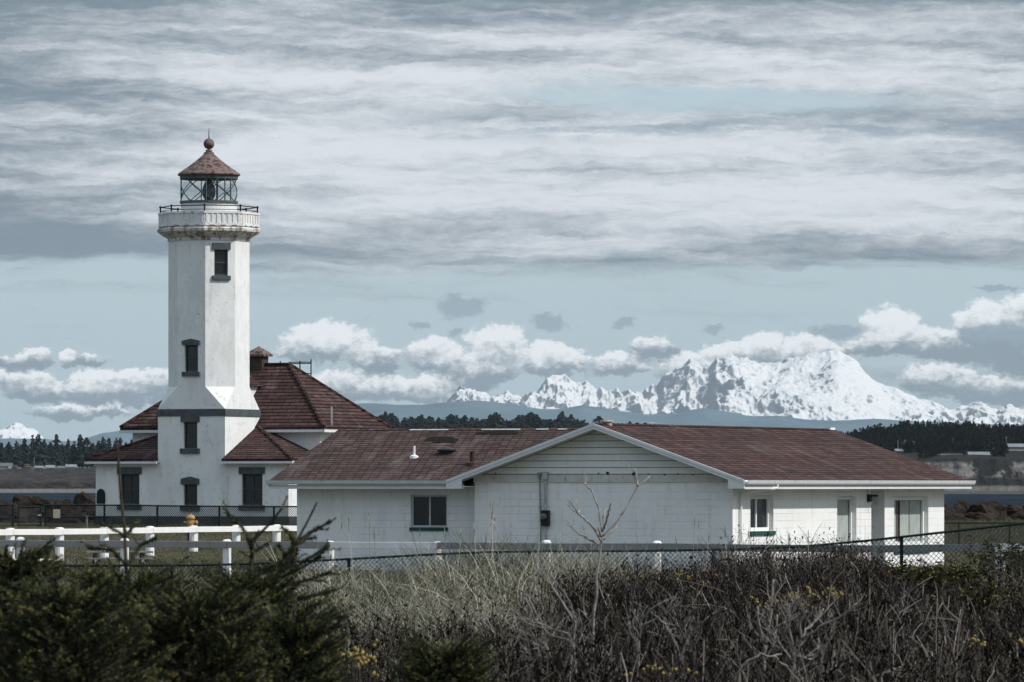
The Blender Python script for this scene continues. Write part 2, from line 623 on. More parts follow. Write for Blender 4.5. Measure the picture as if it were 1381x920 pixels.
def block_wall(name, base=(0.85, 0.86, 0.855), stain=0.7, bw=0.82, rh=0.205):
    T = pmat(name, 0.8, 0.15)
    uv = T.uv()
    br = T.node('ShaderNodeTexBrick')
    T.link(uv, br.inputs['Vector'])
    for k, v in (('Color1', (*base, 1)), ('Color2', (*[q * 0.95 for q in base], 1)), ('Mortar', (*[q * 0.72 for q in base], 1))):
        br.inputs[k].default_value = v
    for k, v in (('Scale', 1.0), ('Mortar Size', 0.012), ('Mortar Smooth', 0.5), ('Brick Width', bw), ('Row Height', rh)):
        br.inputs[k].default_value = v
    ob = T.obj()
    n2 = T.noise(ob, 8, 5, 0.6)
    n1 = T.noise(T.vm('MULTIPLY', ob, (3, 3, 0.35)), 1.3, 5, 0.65)
    # only some of the joints show through the paint
    fade = T.mix(T.sstep(T.noise(ob, 0.9, 4, 0.6), 0.36, 0.62), (*base, 1), br.outputs['Color'])
    n6 = T.noise(T.vm('MULTIPLY', ob, (0.7, 0.7, 0.9)), 1.0, 6, 0.7)
    fade = T.mix(T.m('MULTIPLY', T.sstep(n6, 0.48, 0.66), 0.5), fade, tuple(q * 0.88 for q in base))
    c = T.mix(T.m('MULTIPLY', T.m('MULTIPLY', T.sstep(n1, 0.50, 0.75), T.sstep(n2, 0.3, 0.7)), stain), fade, (0.45, 0.44, 0.41))
    T.link(c, T.b.inputs['Base Color'])
    h = T.m('ADD', T.m('MULTIPLY', br.outputs['Fac'], -0.35), T.m('MULTIPLY', T.noise(ob, 40, 3, 0.6), 0.25))
    bump(T, h, 0.35, 0.015)
    return MATS[name]


def shingles(name, c1, c2, gap, bw, rh, patch=None, streak=0.4, line=0.85, stair=0.0):
    T = pmat(name, 0.9, 0.04)
    uv = T.uv()
    wob = T.vm('SCALE', T.noise(uv, 3.0, 3, 0.5, out=1))
    wob.node.inputs['Scale'].default_value = 0.02
    br = T.node('ShaderNodeTexBrick')
    bv = T.vm('ADD', uv, wob)
    if stair:
        sv = T.node('ShaderNodeSeparateXYZ')
        T.link(bv, sv.inputs[0])
        bv = T.xyz(T.m('ADD', sv.outputs[0], T.m('MULTIPLY', T.m('FLOOR', T.m('DIVIDE', sv.outputs[1], rh)), stair)), sv.outputs[1])
        br.offset = 0.0
    T.link(bv, br.inputs['Vector'])
    for k, v in (('Color1', (*c1, 1)), ('Color2', (*c2, 1)), ('Mortar', (*gap, 1))):
        br.inputs[k].default_value = v
    for k, v in (('Scale', 1.0), ('Mortar Size', rh * (0.08 if stair else 0.085)), ('Mortar Smooth', 0.3), ('Bias', 0.0), ('Brick Width', bw), ('Row Height', rh)):
        br.inputs[k].default_value = v
    n1 = T.noise(uv, 0.55, 5, 0.65)
    n2 = T.noise(uv, 14, 4, 0.7)
    c = T.mix(T.m('MULTIPLY', T.sstep(n1, 0.38, 0.68), streak), br.outputs['Color'], tuple(q * 0.62 for q in c1))
    n4 = T.noise(T.vm('MULTIPLY', uv, (1.3, 0.5, 1)), 1.0, 5, 0.65)
    c = T.mix(T.m('MULTIPLY', T.sstep(n4, 0.50, 0.72), min(1.0, streak * 1.5)), c, (0.165, 0.135, 0.128))
    n7 = T.noise(T.vm('MULTIPLY', uv, (0.9, 0.28, 1)), 1.0, 6, 0.7)
    c = T.mix(T.m('MULTIPLY', T.sstep(n7, 0.54, 0.70), streak * 1.2), c, (0.050, 0.040, 0.036))
    c = T.mix(0.55, c, T.mix(T.sstep(n2, 0.3, 0.7), (0.55, 0.55, 0.55), (1.35, 1.3, 1.3)), 'MULTIPLY')
    if patch:
        pv = T.node('ShaderNodeSeparateXYZ')
        T.link(uv, pv.inputs[0])
        for (pu, pw, ru, rw) in patch:
            a = T.m('DIVIDE', T.m('SUBTRACT', pv.outputs[0], pu), ru)
            b = T.m('DIVIDE', T.m('SUBTRACT', pv.outputs[1], pw), rw)
            e = T.m('SUBTRACT', 1.3, T.m('ADD', T.m('MULTIPLY', a, a), T.m('MULTIPLY', b, b)))
            e = T.sstep(T.m('ADD', e, T.m('MULTIPLY', T.m('SUBTRACT', T.noise(uv, 5, 4, 0.7), 0.5), 2.4)), 0.4, 0.7)
            c = T.mix(T.m('MULTIPLY', e, 0.8), c, (0.03, 0.027, 0.026))
    # shadow line painted in under each course butt, course by course tone
    sx = T.node('ShaderNodeSeparateXYZ')
    T.link(T.vm('ADD', uv, wob), sx.inputs[0])
    row = T.m('DIVIDE', sx.outputs[1], rh)
    fr_ = T.m('FRACT', row)
    wn_ = T.node('ShaderNodeTexWhiteNoise', noise_dimensions='1D')
    T.link(T.m('FLOOR', row), wn_.inputs['W'])
    c = T.mix(0.6, c, T.mix(wn_.outputs['Value'], (0.72, 0.72, 0.72), (1.2, 1.2, 1.2)), 'MULTIPLY')
    ln = T.m('MULTIPLY', T.sstep(fr_, 0.42, 0.16), T.sstep(T.noise(T.vm('MULTIPLY', uv, (2.2, 6, 1)), 1.0, 4, 0.7), 0.30, 0.52))
    c = T.mix(T.m('MULTIPLY', ln, line), c, gap)
    T.link(c, T.b.inputs['Base Color'])
    saw = T.m('SUBTRACT', 1.0, T.m('FRACT', T.m('DIVIDE', sx.outputs[1], rh)))
    h = T.m('ADD', T.m('MULTIPLY', saw, 0.6), T.m('ADD', T.m('MULTIPLY', br.outputs['Fac'], -0.5), T.m('MULTIPLY', n2, 0.4)))
    bump(T, h, 0.6, 0.03)
    return MATS[name]


def tinted(name, stops, rough=0.9, spec=0.04, trans=0.0):
    """colour picked along a ramp by the per-strand tint"""
    T = pmat(name, rough, spec)
    a = T.node('ShaderNodeAttribute', attribute_name='tint')
    cr = T.node('ShaderNodeValToRGB')
    els = cr.color_ramp.elements
    while len(els) < len(stops):
        els.new(0.5)
    for e, (p, c) in zip(els, stops):
        e.position = p
        e.color = (*c, 1)
    T.link(a.outputs['Fac'], cr.inputs[0])
    T.link(cr.outputs[0], T.b.inputs['Base Color'])
    if trans:
        tr = T.node('ShaderNodeBsdfTranslucent')
        T.link(cr.outputs[0], tr.inputs['Color'])
        mx = T.node('ShaderNodeMixShader')
        mx.inputs[0].default_value = trans
        T.link(T.b.outputs[0], mx.inputs[1])
        T.link(tr.outputs[0], mx.inputs[2])
        T.link(mx.outputs[0], T.out.inputs['Surface'])
    return MATS[name]


def glass(name, tintc, clear=0.6):
    T = pmat(name, 0.06, 0.6)
    T.b.inputs['Base Color'].default_value = (*tintc, 1)
    tr = T.node('ShaderNodeBsdfTransparent')
    tr.inputs['Color'].default_value = (0.95, 0.97, 0.97, 1)
    mx = T.node('ShaderNodeMixShader')
    mx.inputs[0].default_value = clear
    T.link(T.b.outputs[0], mx.inputs[1])
    T.link(tr.outputs[0], mx.inputs[2])
    T.link(mx.outputs[0], T.out.inputs['Surface'])
    bump(T, T.noise(T.obj(), 1.5, 2, 0.5), 0.04, 0.05)
    return MATS[name]


M_plaster = worn_white('white_render', amount=1.0, bump_s=0.28)
M_parapet = worn_white('weathered_parapet', base=(0.76, 0.76, 0.75), amount=0.9, rust=0.25, bump_s=0.5, scale=1.6)
M_cornice = worn_white('rust_stained_cornice', base=(0.70, 0.69, 0.66), amount=1.0, rust=1.5, bump_s=0.4, scale=1.6)
M_white = worn_white('white_paint', base=(0.8, 0.81, 0.81), amount=0.35, bump_s=0.0)
M_fencewhite = worn_white('flaking_white_paint', base=(0.83, 0.83, 0.82), grime=(0.33, 0.32, 0.30), amount=0.42, bump_s=0.2, scale=3.0)
M_trimwhite = worn_white('white_eave_boards', base=(0.72, 0.74, 0.75), grime=(0.4, 0.4, 0.39), amount=0.45, bump_s=0.1, scale=1.5)
M_block = block_wall('painted_block_wall')
M_siding = worn_white('painted_siding', base=(0.80, 0.81, 0.785), grime=(0.40, 0.39, 0.35), amount=0.55, bump_s=0.1)
M_band = worn_white('stained_band_board', base=(0.62, 0.62, 0.58), grime=(0.30, 0.27, 0.22), amount=0.9, rust=0.15, bump_s=0.1, scale=1.5)
M_shing_house = shingles('red_brown_shingles', (0.110, 0.066, 0.061), (0.060, 0.036, 0.035), (0.020, 0.014, 0.014), 0.42, 0.19,
                         patch=[(-9.0, 0, 0, 0)][:0])
M_shing_wing = shingles('patched_shingles', (0.130, 0.090, 0.084), (0.066, 0.044, 0.043), (0.018, 0.014, 0.014), 0.25, 0.20, streak=0.55, stair=0.045)
M_shing_light = shingles('cedar_shingles', (0.105, 0.064, 0.060), (0.056, 0.034, 0.033), (0.010, 0.008, 0.008), 0.60, 0.20)
M_trim = simple('slate_grey_trim', (0.075, 0.092, 0.098), 0.7, 0.3, 5, bmp=0.1)
M_trim_dark = simple('dark_grey_sash', (0.040, 0.050, 0.054), 0.5, 0.3, 5)
M_barewood = simple('bare_ridge_board', (0.42, 0.42, 0.41), 0.9, 0.3, 6, spec=0.1)
M_tar = simple('tar_paper', (0.022, 0.020, 0.019), 0.95, 0.3, 12, spec=0.02)
M_plinth = simple('dark_plinth', (0.045, 0.055, 0.06), 0.8, 0.3, 5)
M_darkglass = simple('dark_window_glass', (0.012, 0.014, 0.016), 0.12, 0.4, 1.5, spec=0.45)
M_alum = simple('aluminium_frame', (0.50, 0.52, 0.53), 0.45, 0.12, 8)
M_glass = glass('clear_pane', (0.05, 0.06, 0.06), 0.88)
M_lantern_glass = glass('lantern_glass', (0.05, 0.06, 0.06), 0.90)
M_greensill = simple('green_sill_paint', (0.014, 0.072, 0.058), 0.6, 0.3, 12)
M_darkgreen = simple('dark_green_coating', (0.006, 0.019, 0.0175), 0.4, 0.3, 10)
M_wire = simple('coated_wire', (0.014, 0.020, 0.020), 0.5, 0.3, 10)
M_rustroof = None
M_black = simple('black_iron', (0.012, 0.013, 0.014), 0.45, 0.3, 8)
M_lanternmetal = simple('grey_green_lantern_metal', (0.075, 0.095, 0.095), 0.55, 0.35, 6)
M_galv = simple('galvanised_pipe', (0.40, 0.42, 0.43), 0.45, 0.2, 6, metal=0.3)
M_gutter = simple('gutter_paint', (0.66, 0.69, 0.71), 0.45, 0.1, 4, spec=0.4)
M_curtain = simple('pale_curtain', (0.72, 0.72, 0.69), 0.9, 0.1, 3)
M_pinkcurtain = simple('pink_curtain', (0.34, 0.24, 0.225), 0.9, 0.1, 3)
M_oldwood = simple('weathered_boards', (0.17, 0.165, 0.155), 0.85, 0.5, 7, bmp=0.3, stretch=(0.4, 3, 3))
M_greyrail = worn_white('peeling_grey_rail', base=(0.27, 0.275, 0.275), grime=(0.08, 0.075, 0.07), amount=1.0, bump_s=0.2, scale=4.0)
M_brownwood = simple('old_brown_boards', (0.055, 0.045, 0.038), 0.85, 0.4, 6, bmp=0.3)
M_hydrant = simple('yellow_hydrant_paint', (0.40, 0.24, 0.105), 0.5, 0.3, 9)
M_hydrantlow = simple('rusty_hydrant_base', (0.050, 0.024, 0.019), 0.7, 0.4, 12)
M_signtan = simple('tan_board', (0.36, 0.32, 0.25), 0.8, 0.1, 6)
M_plaque = simple('dark_green_shutter', (0.007, 0.018, 0.017), 0.6, 0.2, 5)
M_lens = simple('lens_glass', (0.10, 0.125, 0.125), 0.12, 0.4, 10, spec=0.8)
M_red = simple('dark_red_panel', (0.11, 0.028, 0.026), 0.4, 0.2, 5)
M_trunk = simple('dark_bark', (0.05, 0.043, 0.038), 0.9, 0.3, 10)


def mk_rustroof():
    T = pmat('rusted_dome_paint', 0.7, 0.3)
    ob = T.obj()
    n = T.noise(T.vm('MULTIPLY', ob, (2.2, 2.2, 3.0)), 2.6, 7, 0.68)
    n2 = T.noise(ob, 1.1, 4, 0.6)
    c = T.mix(n2, (0.135, 0.090, 0.082), (0.20, 0.145, 0.132))
    c = T.mix(T.sstep(n, 0.50, 0.57), c, (0.048, 0.023, 0.018))
    T.link(c, T.b.inputs['Base Color'])
    bump(T, n, 0.2, 0.02)
    return MATS['rusted_dome_paint']


M_rustroof = mk_rustroof()


def mk_ground():
    T = pmat('dry_turf', 0.95, 0.1)
    g = T.node('ShaderNodeNewGeometry').outputs['Position']
    n1 = T.noise(g, 0.35, 5, 0.65)
    n2 = T.noise(g, 6, 5, 0.7)
    c = T.mix(T.sstep(n1, 0.35, 0.65), (0.055, 0.051, 0.029), (0.038, 0.044, 0.021))
    c = T.mix(T.sstep(n2, 0.35, 0.7), c, (0.11, 0.097, 0.07))
    T.link(c, T.b.inputs['Base Color'])
    bump(T, n2, 0.8, 0.1)
    return MATS['dry_turf']


def mk_sea():
    T = pmat('sea_water', 0.6, 0.0)
    g = T.node('ShaderNodeNewGeometry').outputs['Position']
    n = T.noise(T.vm('MULTIPLY', g, (0.02, 0.006, 1)), 1.0, 6, 0.7)
    c = T.mix(T.sstep(n, 0.35, 0.7), (0.010, 0.018, 0.028), (0.034, 0.050, 0.066))
    T.link(c, T.b.inputs['Base Color'])
    h = T.noise(T.vm('MULTIPLY', g, (0.08, 0.05, 1)), 1.0, 6, 0.75)
    bump(T, h, 0.9, 3.0)
    return MATS['sea_water']


def mk_rock():
    T = pmat('dark_boulder', 0.9, 0.06)
    ob = T.obj()
    n1 = T.noise(ob, 1.8, 6, 0.65)
    n2 = T.noise(ob, 9, 5, 0.65)
    c = T.mix(T.sstep(n1, 0.35, 0.68), (0.014, 0.011, 0.010), (0.048, 0.037, 0.031))
    c = T.mix(T.sstep(n2, 0.55, 0.75), c, (0.085, 0.072, 0.064))
    T.link(c, T.b.inputs['Base Color'])
    bump(T, T.m('ADD', n1, T.m('MULTIPLY', n2, 0.4)), 0.8, 0.15)
    return MATS['dark_boulder']


def mk_snow():
    T = pmat('snow_rock_and_shade', 0.8, 0.1)
    geo = T.node('ShaderNodeNewGeometry')
    g = geo.outputs['Position']
    n = T.noise(T.vm('MULTIPLY', g, (0.012, 0.006, 0.016)), 1.0, 7, 0.7)
    at = T.node('ShaderNodeAttribute', attribute_name='tint').outputs['Fac']
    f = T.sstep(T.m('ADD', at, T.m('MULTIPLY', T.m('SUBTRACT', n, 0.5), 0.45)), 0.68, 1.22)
    c = T.mix(T.m('MULTIPLY', f, 0.88), (0.70, 0.708, 0.72), (0.125, 0.160, 0.198))  # blue rock tone also carries painted shade on the snow
    T.link(c, T.b.inputs['Base Color'])
    bump(T, T.noise(T.vm('MULTIPLY', g, (0.008, 0.008, 0.008)), 1.0, 6, 0.65), 0.8, 60)
    return MATS['snow_rock_and_shade']


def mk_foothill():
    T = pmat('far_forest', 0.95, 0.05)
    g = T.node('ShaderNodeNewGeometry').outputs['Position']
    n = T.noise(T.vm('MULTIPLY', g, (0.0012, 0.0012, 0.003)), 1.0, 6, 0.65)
    c = T.mix(T.sstep(n, 0.35, 0.65), (0.075, 0.122, 0.158), (0.105, 0.160, 0.198))  # bluish forest tones carry part of the distance haze
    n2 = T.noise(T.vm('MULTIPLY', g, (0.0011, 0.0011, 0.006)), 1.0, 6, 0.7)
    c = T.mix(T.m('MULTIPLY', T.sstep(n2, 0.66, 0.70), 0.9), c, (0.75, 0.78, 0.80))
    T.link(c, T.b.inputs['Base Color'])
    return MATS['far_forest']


def mk_shore():
    T = pmat('scrub_and_clay_bluff', 0.95, 0.1)
    geo = T.node('ShaderNodeNewGeometry')
    g = geo.outputs['Position']
    sp = T.node('ShaderNodeSeparateXYZ')
    T.link(g, sp.inputs[0])
    n = T.noise(T.vm('MULTIPLY', g, (0.05, 0.02, 0.16)), 1.0, 7, 0.72)
    n2 = T.noise(T.vm('MULTIPLY', g, (0.20, 0.06, 0.40)), 1.0, 5, 0.7)
    c = T.mix(T.sstep(n, 0.35, 0.65), (0.015, 0.014, 0.014), (0.060, 0.054, 0.048))
    c = T.mix(T.sstep(n2, 0.45, 0.7), c, (0.012, 0.011, 0.013))
    # beach at the water line
    c = T.mix(T.sstep(T.m('ADD', sp.outputs[2], T.m('MULTIPLY', n, 2.0)), 0.9, -0.2), c, (0.20, 0.195, 0.18))
    T.link(c, T.b.inputs['Base Color'])
    bump(T, n2, 1.0, 3.0)
    return MATS['scrub_and_clay_bluff']


def mk_bluff():
    T = pmat('bare_bluff', 0.95, 0.1)
    geo = T.node('ShaderNodeNewGeometry')
    g = geo.outputs['Position']
    sp = T.node('ShaderNodeSeparateXYZ')
    T.link(g, sp.inputs[0])
    n = T.noise(T.vm('MULTIPLY', g, (0.034, 0.012, 0.014)), 1.0, 7, 0.66)
    n2 = T.noise(T.vm('MULTIPLY', g, (0.12, 0.06, 0.10)), 1.0, 5, 0.7)
    n3 = T.noise(T.vm('MULTIPLY', g, (0.05, 0.03, 0.20)), 1.0, 5, 0.7)
    dark = T.mix(n2, (0.010, 0.011, 0.011), (0.026, 0.025, 0.024))
    pale = T.mix(T.sstep(n3, 0.3, 0.7), (0.07, 0.068, 0.065), (0.20, 0.19, 0.178))
    hz = T.m('MULTIPLY', T.sstep(sp.outputs[2], 6.0, 9.0), T.sstep(sp.outputs[2], 21.0, 17.5))
    f = T.m('MULTIPLY', hz, T.sstep(T.m('ADD', n, T.m('MULTIPLY', T.m('SUBTRACT', n2, 0.5), 0.3)), 0.47, 0.55))
    c = T.mix(f, dark, pale)
    be = T.sstep(T.m('ADD', sp.outputs[2], T.m('MULTIPLY', n2, 3)), 4.2, 2.6)
    c = T.mix(be, c, T.mix(n2, (0.04, 0.037, 0.034), (0.19, 0.18, 0.165)))
    c = T.mix(T.sstep(sp.outputs[2], -1.2, -2.2), c, (0.075, 0.07, 0.065))
    T.link(c, T.b.inputs['Base Color'])
    bump(T, n2, 1.0, 4.0)
    return MATS['bare_bluff']


M_ground, M_sea, M_rock, M_snow, M_foot, M_shore, M_bluff = (f() for f in (mk_ground, mk_sea, mk_rock, mk_snow, mk_foothill, mk_shore, mk_bluff))
M_conifer = simple('far_conifer_needles', (0.020, 0.029, 0.032), 0.95, 0.6, 0.15, spec=0.05)
M_conifer_dark = simple('dark_wood_needles', (0.007, 0.010, 0.011), 0.95, 0.6, 0.12, spec=0.05)
M_farbush = simple('bare_far_bush', (0.14, 0.13, 0.09), 0.95, 0.4, 0.4, spec=0.05)
M_drygrass = tinted('dry_grass', [(0, (0.012, 0.015, 0.008)), (0.3, (0.040, 0.044, 0.024)), (0.5, (0.135, 0.128, 0.082)), (0.74, (0.36, 0.34, 0.265)), (1, (0.62, 0.59, 0.49))], trans=0.2)
M_weeds = tinted('dead_weeds', [(0, (0.004, 0.003, 0.0028)), (0.4, (0.0125, 0.0098, 0.0082)), (0.66, (0.048, 0.0395, 0.033)), (0.88, (0.128, 0.111, 0.096)), (1, (0.30, 0.28, 0.26))])
M_twigs = tinted('bare_twigs', [(0, (0.09, 0.078, 0.070)), (0.6, (0.12, 0.104, 0.094)), (1, (0.27, 0.25, 0.23))])
M_lawn = tinted('lawn_blades', [(0, (0.040, 0.050, 0.022)), (0.5, (0.095, 0.098, 0.045)), (1, (0.22, 0.195, 0.12))], trans=0.2)
M_needles = tinted('spruce_needles', [(0, (0.006, 0.011, 0.004)), (0.45, (0.020, 0.034, 0.010)), (0.72, (0.075, 0.085, 0.020)), (1, (0.20, 0.18, 0.05))], rough=0.6, spec=0.3)
M_gum = tinted('gumweed_leaves', [(0, (0.010, 0.013, 0.007)), (0.5, (0.028, 0.030, 0.014)), (0.85, (0.075, 0.066, 0.022)), (1, (0.16, 0.125, 0.03))])
M_yellow = simple('yellow_petals', (0.27, 0.20, 0.06), 0.7, 0.4, 30)
M_sprucebark = simple('spruce_bark', (0.050, 0.040, 0.030), 0.9, 0.3, 20)
M_palebark = simple('grey_shrub_bark', (0.25, 0.235, 0.22), 0.9, 0.45, 14)
M_shrubbark = simple('pale_grey_bark', (0.215, 0.198, 0.184), 0.9, 0.35, 14)
M_farwall = simple('far_house_walls', (0.36, 0.36, 0.36), 0.9, 0.1, 0.2)
M_farroof = simple('far_house_roof', (0.20, 0.22, 0.24), 0.8, 0.15, 0.2)
M_farroof_dark = simple('far_dark_roof', (0.12, 0.12, 0.125), 0.8, 0.15, 0.2)

# ------------------------------------------------------------------ terrain

def gz(X, Y):
    """height of the near ground"""
    X = np.asarray(X, dtype=float)
    Y = np.asarray(Y, dtype=float)
    near = 0.42 + 0.045 * np.clip(X, -9, 9)
    near = near + 0.10 * fbm2(X * 0.25, Y * 0.18, 3, 4)

    def ss(a, b, t):
        t = np.clip((t - a) / (b - a), 0, 1)
        return t * t * (3 - 2 * t)
    z = near * (1 - ss(92, 112, Y))
    z = z + 0.95 * ss(178, 207, Y) + 0.03 * fbm2(X * 0.4, Y * 0.3, 5, 3)
    z = z - 7.5 * ss(232, 256, Y)
    z = z + 0.5 * (1 - ss(2, 24, Y))
    return z


def build_ground():
    ys = np.concatenate([np.arange(-30, 20, 2.5), np.arange(20, 110, 0.5), np.arange(110, 262, 1.0)])
    xs = np.concatenate([np.arange(-90, -24, 3.0), np.arange(-24, 24, 0.4), np.arange(24, 93, 3.0)])
    X, Y = np.meshgrid(xs, ys)
    V = np.stack([X, Y, gz(X, Y)], axis=-1).reshape(-1, 3)
    nx = len(xs)
    i = (np.arange(len(ys) - 1)[:, None] * nx + np.arange(nx - 1)[None, :]).reshape(-1)
    o = np_mesh('ground', V, np.stack([i, i + 1, i + nx + 1, i + nx], axis=1), M_ground, smooth=True)
    tag(o, kind='structure')


build_ground()
SEA = -4.0


def sea():
    xs = [-19000, -3000, -600, 600, 3000, 19000]
    ys = [-250, 300, 1500, 5000, 15000, 50500]
    V = np.array([(x, y, SEA) for y in ys for x in xs], dtype=float)
    i = (np.arange(5)[:, None] * 6 + np.arange(5)[None, :]).reshape(-1)
    tag(np_mesh('sea', V, np.stack([i, i + 1, i + 7, i + 6], axis=1), M_sea), kind='structure')


sea()


def fan_terrain(name, prof, Yf, Yc, Yb, mat, px0=-420, px1=1800, ncol=900, nrow=120, amp=0.25, freq=1 / 2500.0, seed=1,
                ridged=True, jag=0.0, base=-6.0, pw=1.0, ampf=None, octaves=7):
    """a range whose crest follows a list of (azimuth, elevation) in picture units, with its own depth from Yf to Yb"""
    px = np.linspace(px0, px1, ncol)
    H = np.interp(px, [p[0] for p in prof], [(HY - p[1]) for p in prof])
    t = np.concatenate([np.linspace(0, 1, nrow), np.linspace(1, 2, nrow // 4)[1:]])
    Y = np.where(t <= 1, Yf + (Yc - Yf) * t, Yc + (Yb - Yc) * (t - 1))
    env = np.where(t <= 1, np.clip(t, 0, 1) ** pw, (2 - t) ** 0.8)
    PX, YY = np.meshgrid(px, Y)
    XX = (PX - CX) / F * YY
    Hc = H * Yc / F
    af = 1.0 if ampf is None else np.interp(px, [a[0] for a in ampf], [a[1] for a in ampf])
    E = env[:, None]
    if ridged:
        # spurs running down towards the viewer, broken by finer ribs
        wx = 300 * fbm2(XX / 2400.0, YY / 2400.0, seed + 50, 4)
        wy = 120 * fbm2(XX / 700.0, YY / 700.0, seed + 51, 3)
        big = fbm2((XX + wx + wy) * freq, YY * freq * 0.40, seed, 2, 0.5, True)
        mid = fbm2((XX + wx + wy * 1.5) * freq * 2.6, (YY + wy) * freq * 1.3, seed + 1, 3, 0.5, True)
        sml = fbm2((XX + wy) * freq * 9.0, (YY + wx) * freq * 6.0, seed + 2, 4, 0.55, True)
        nz = 0.55 * big + 0.30 * mid + 0.13 * sml
        Z = Hc[None, :] * E + amp * af * np.clip(Hc, 150, 900)[None, :] * (nz - 0.35) * np.minimum(1, E * 3) * (1.0 - 0.45 * E) + CZ
    else:
        nz = fbm2(XX * freq, YY * freq * 0.8, seed, octaves, 0.52, False)
        Z = Hc[None, :] * E * (1 + amp * af * (nz - 0.25) * (1.15 - 0.5 * E)) + CZ
    ang = np.max((Z - CZ) / YY, axis=0) * F
    k = 40 if ridged else 15
    want = np.convolve(np.pad(H, k, mode='edge'), np.ones(2 * k + 1) / (2 * k + 1), 'valid')
    got = np.convolve(np.pad(ang, k, mode='edge'), np.ones(2 * k + 1) / (2 * k + 1), 'valid')
    Z = CZ + (Z - CZ) * (want / np.maximum(got, 1e-3))[None, :]
    rock = np.zeros_like(Z)
    if ridged:
        gx_ = np.gradient(Z, axis=1) / np.gradient(XX, axis=1)
        gy_ = np.gradient(Z, axis=0) / np.gradient(YY, axis=0)
        rock = -0.55 * np.clip((Z - 1050) / 350, 0, 1) * ((PX > 1000) & (PX < 1230)) + np.hypot(gx_, gy_) + 0.55 * np.clip(gx_, -1.2, 1.2) + 0.16 * fbm2(XX / 120.0, Z / 60.0, seed + 7, 4, 0.6) + 0.30 * fbm2(XX / 1500.0, Z / 500.0, seed + 8, 3)  # slopes facing away from the sun get extra tone, painting their shade in
    Z = np.where(t[:, None] == 0, base, Z)
    Z[-1] = base
    V = np.stack([XX, YY, Z], axis=-1).reshape(-1, 3)
    n = ncol
    i = (np.arange(len(t) - 1)[:, None] * n + np.arange(n - 1)[None, :]).reshape(-1)
    tint = rock.reshape(-1)
    o = np_mesh(name, V, np.stack([i, i + 1, i + n + 1, i + n], axis=1), mat, tint, smooth=True)
    tag(o, kind='structure')
    return o


SNOW = [(-420, 590), (-200, 575), (-40, 582), (0, 579), (15, 576), (35, 581), (50, 584), (62, 592), (100, 602), (300, 600), (480, 592), (560, 575),
        (592, 547), (602, 537), (612, 529), (625, 523), (637, 520), (650, 525), (662, 534), (675, 537), (692, 533), (705, 531), (715, 526), (728, 524),
        (737, 516), (750, 510), (764, 509), (775, 515), (785, 520), (795, 517), (805, 524), (812, 520), (820, 527), (832, 521), (845, 528),
        (858, 526), (868, 530), (878, 522), (887, 524), (896, 508), (908, 500), (918, 492), (930, 484), (938, 487), (948, 497), (956, 497),
        (966, 484), (978, 484), (990, 486), (1003, 486), (1020, 485), (1045, 484), (1070, 482), (1092, 479), (1110, 474), (1121, 471), (1129, 474),
        (1140, 482), (1153, 491), (1168, 501), (1185, 512), (1205, 523), (1225, 533), (1245, 541), (1262, 546), (1280, 553), (1300, 551),
        (1315, 545), (1330, 546), (1345, 553), (1358, 545), (1370, 548), (1385, 555), (1450, 548), (1600, 565), (1800, 580)]
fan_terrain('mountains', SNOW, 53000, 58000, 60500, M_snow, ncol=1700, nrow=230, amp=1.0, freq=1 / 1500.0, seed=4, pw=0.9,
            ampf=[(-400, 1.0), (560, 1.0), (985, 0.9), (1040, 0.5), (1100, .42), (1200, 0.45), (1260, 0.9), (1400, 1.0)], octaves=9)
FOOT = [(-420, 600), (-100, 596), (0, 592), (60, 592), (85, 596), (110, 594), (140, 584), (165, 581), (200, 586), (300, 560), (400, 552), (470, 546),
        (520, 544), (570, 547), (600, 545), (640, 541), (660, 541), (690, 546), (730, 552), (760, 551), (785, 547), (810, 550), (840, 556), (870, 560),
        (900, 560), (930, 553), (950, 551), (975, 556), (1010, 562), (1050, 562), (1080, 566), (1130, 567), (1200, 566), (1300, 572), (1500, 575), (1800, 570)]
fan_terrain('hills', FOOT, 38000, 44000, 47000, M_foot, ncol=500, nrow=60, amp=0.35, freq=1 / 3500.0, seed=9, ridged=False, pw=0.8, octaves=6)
# far shores
LEFTSHORE = [(-420, 626), (0, 633), (60, 633), (120, 631), (215, 629), (330, 626), (420, 628), (470, 640), (520, 655)]
fan_terrain('left_shore', [(a, b) for a, b in LEFTSHORE], 4700, 5050, 6300, M_shore, px0=-420, px1=520, ncol=420, nrow=50, amp=0.18, freq=1 / 60.0, seed=12,
            ridged=False, pw=0.55, octaves=5)
MIDSHORE = [(300, 640), (420, 625), (520, 592), (600, 588), (800, 588), (1000, 596), (1120, 600), (1200, 620)]
fan_terrain('middle_shore', MIDSHORE, 5900, 6400, 7200, M_bluff, px0=300, px1=1200, ncol=200, nrow=30, amp=0.15, freq=1 / 90.0, seed=15, ridged=False, pw=0.6, octaves=4)
RIGHTSHORE = [(960, 655), (1020, 640), (1090, 612), (1140, 600), (1190, 588), (1230, 584), (1300, 586), (1381, 588), (1500, 590), (1800, 600)]


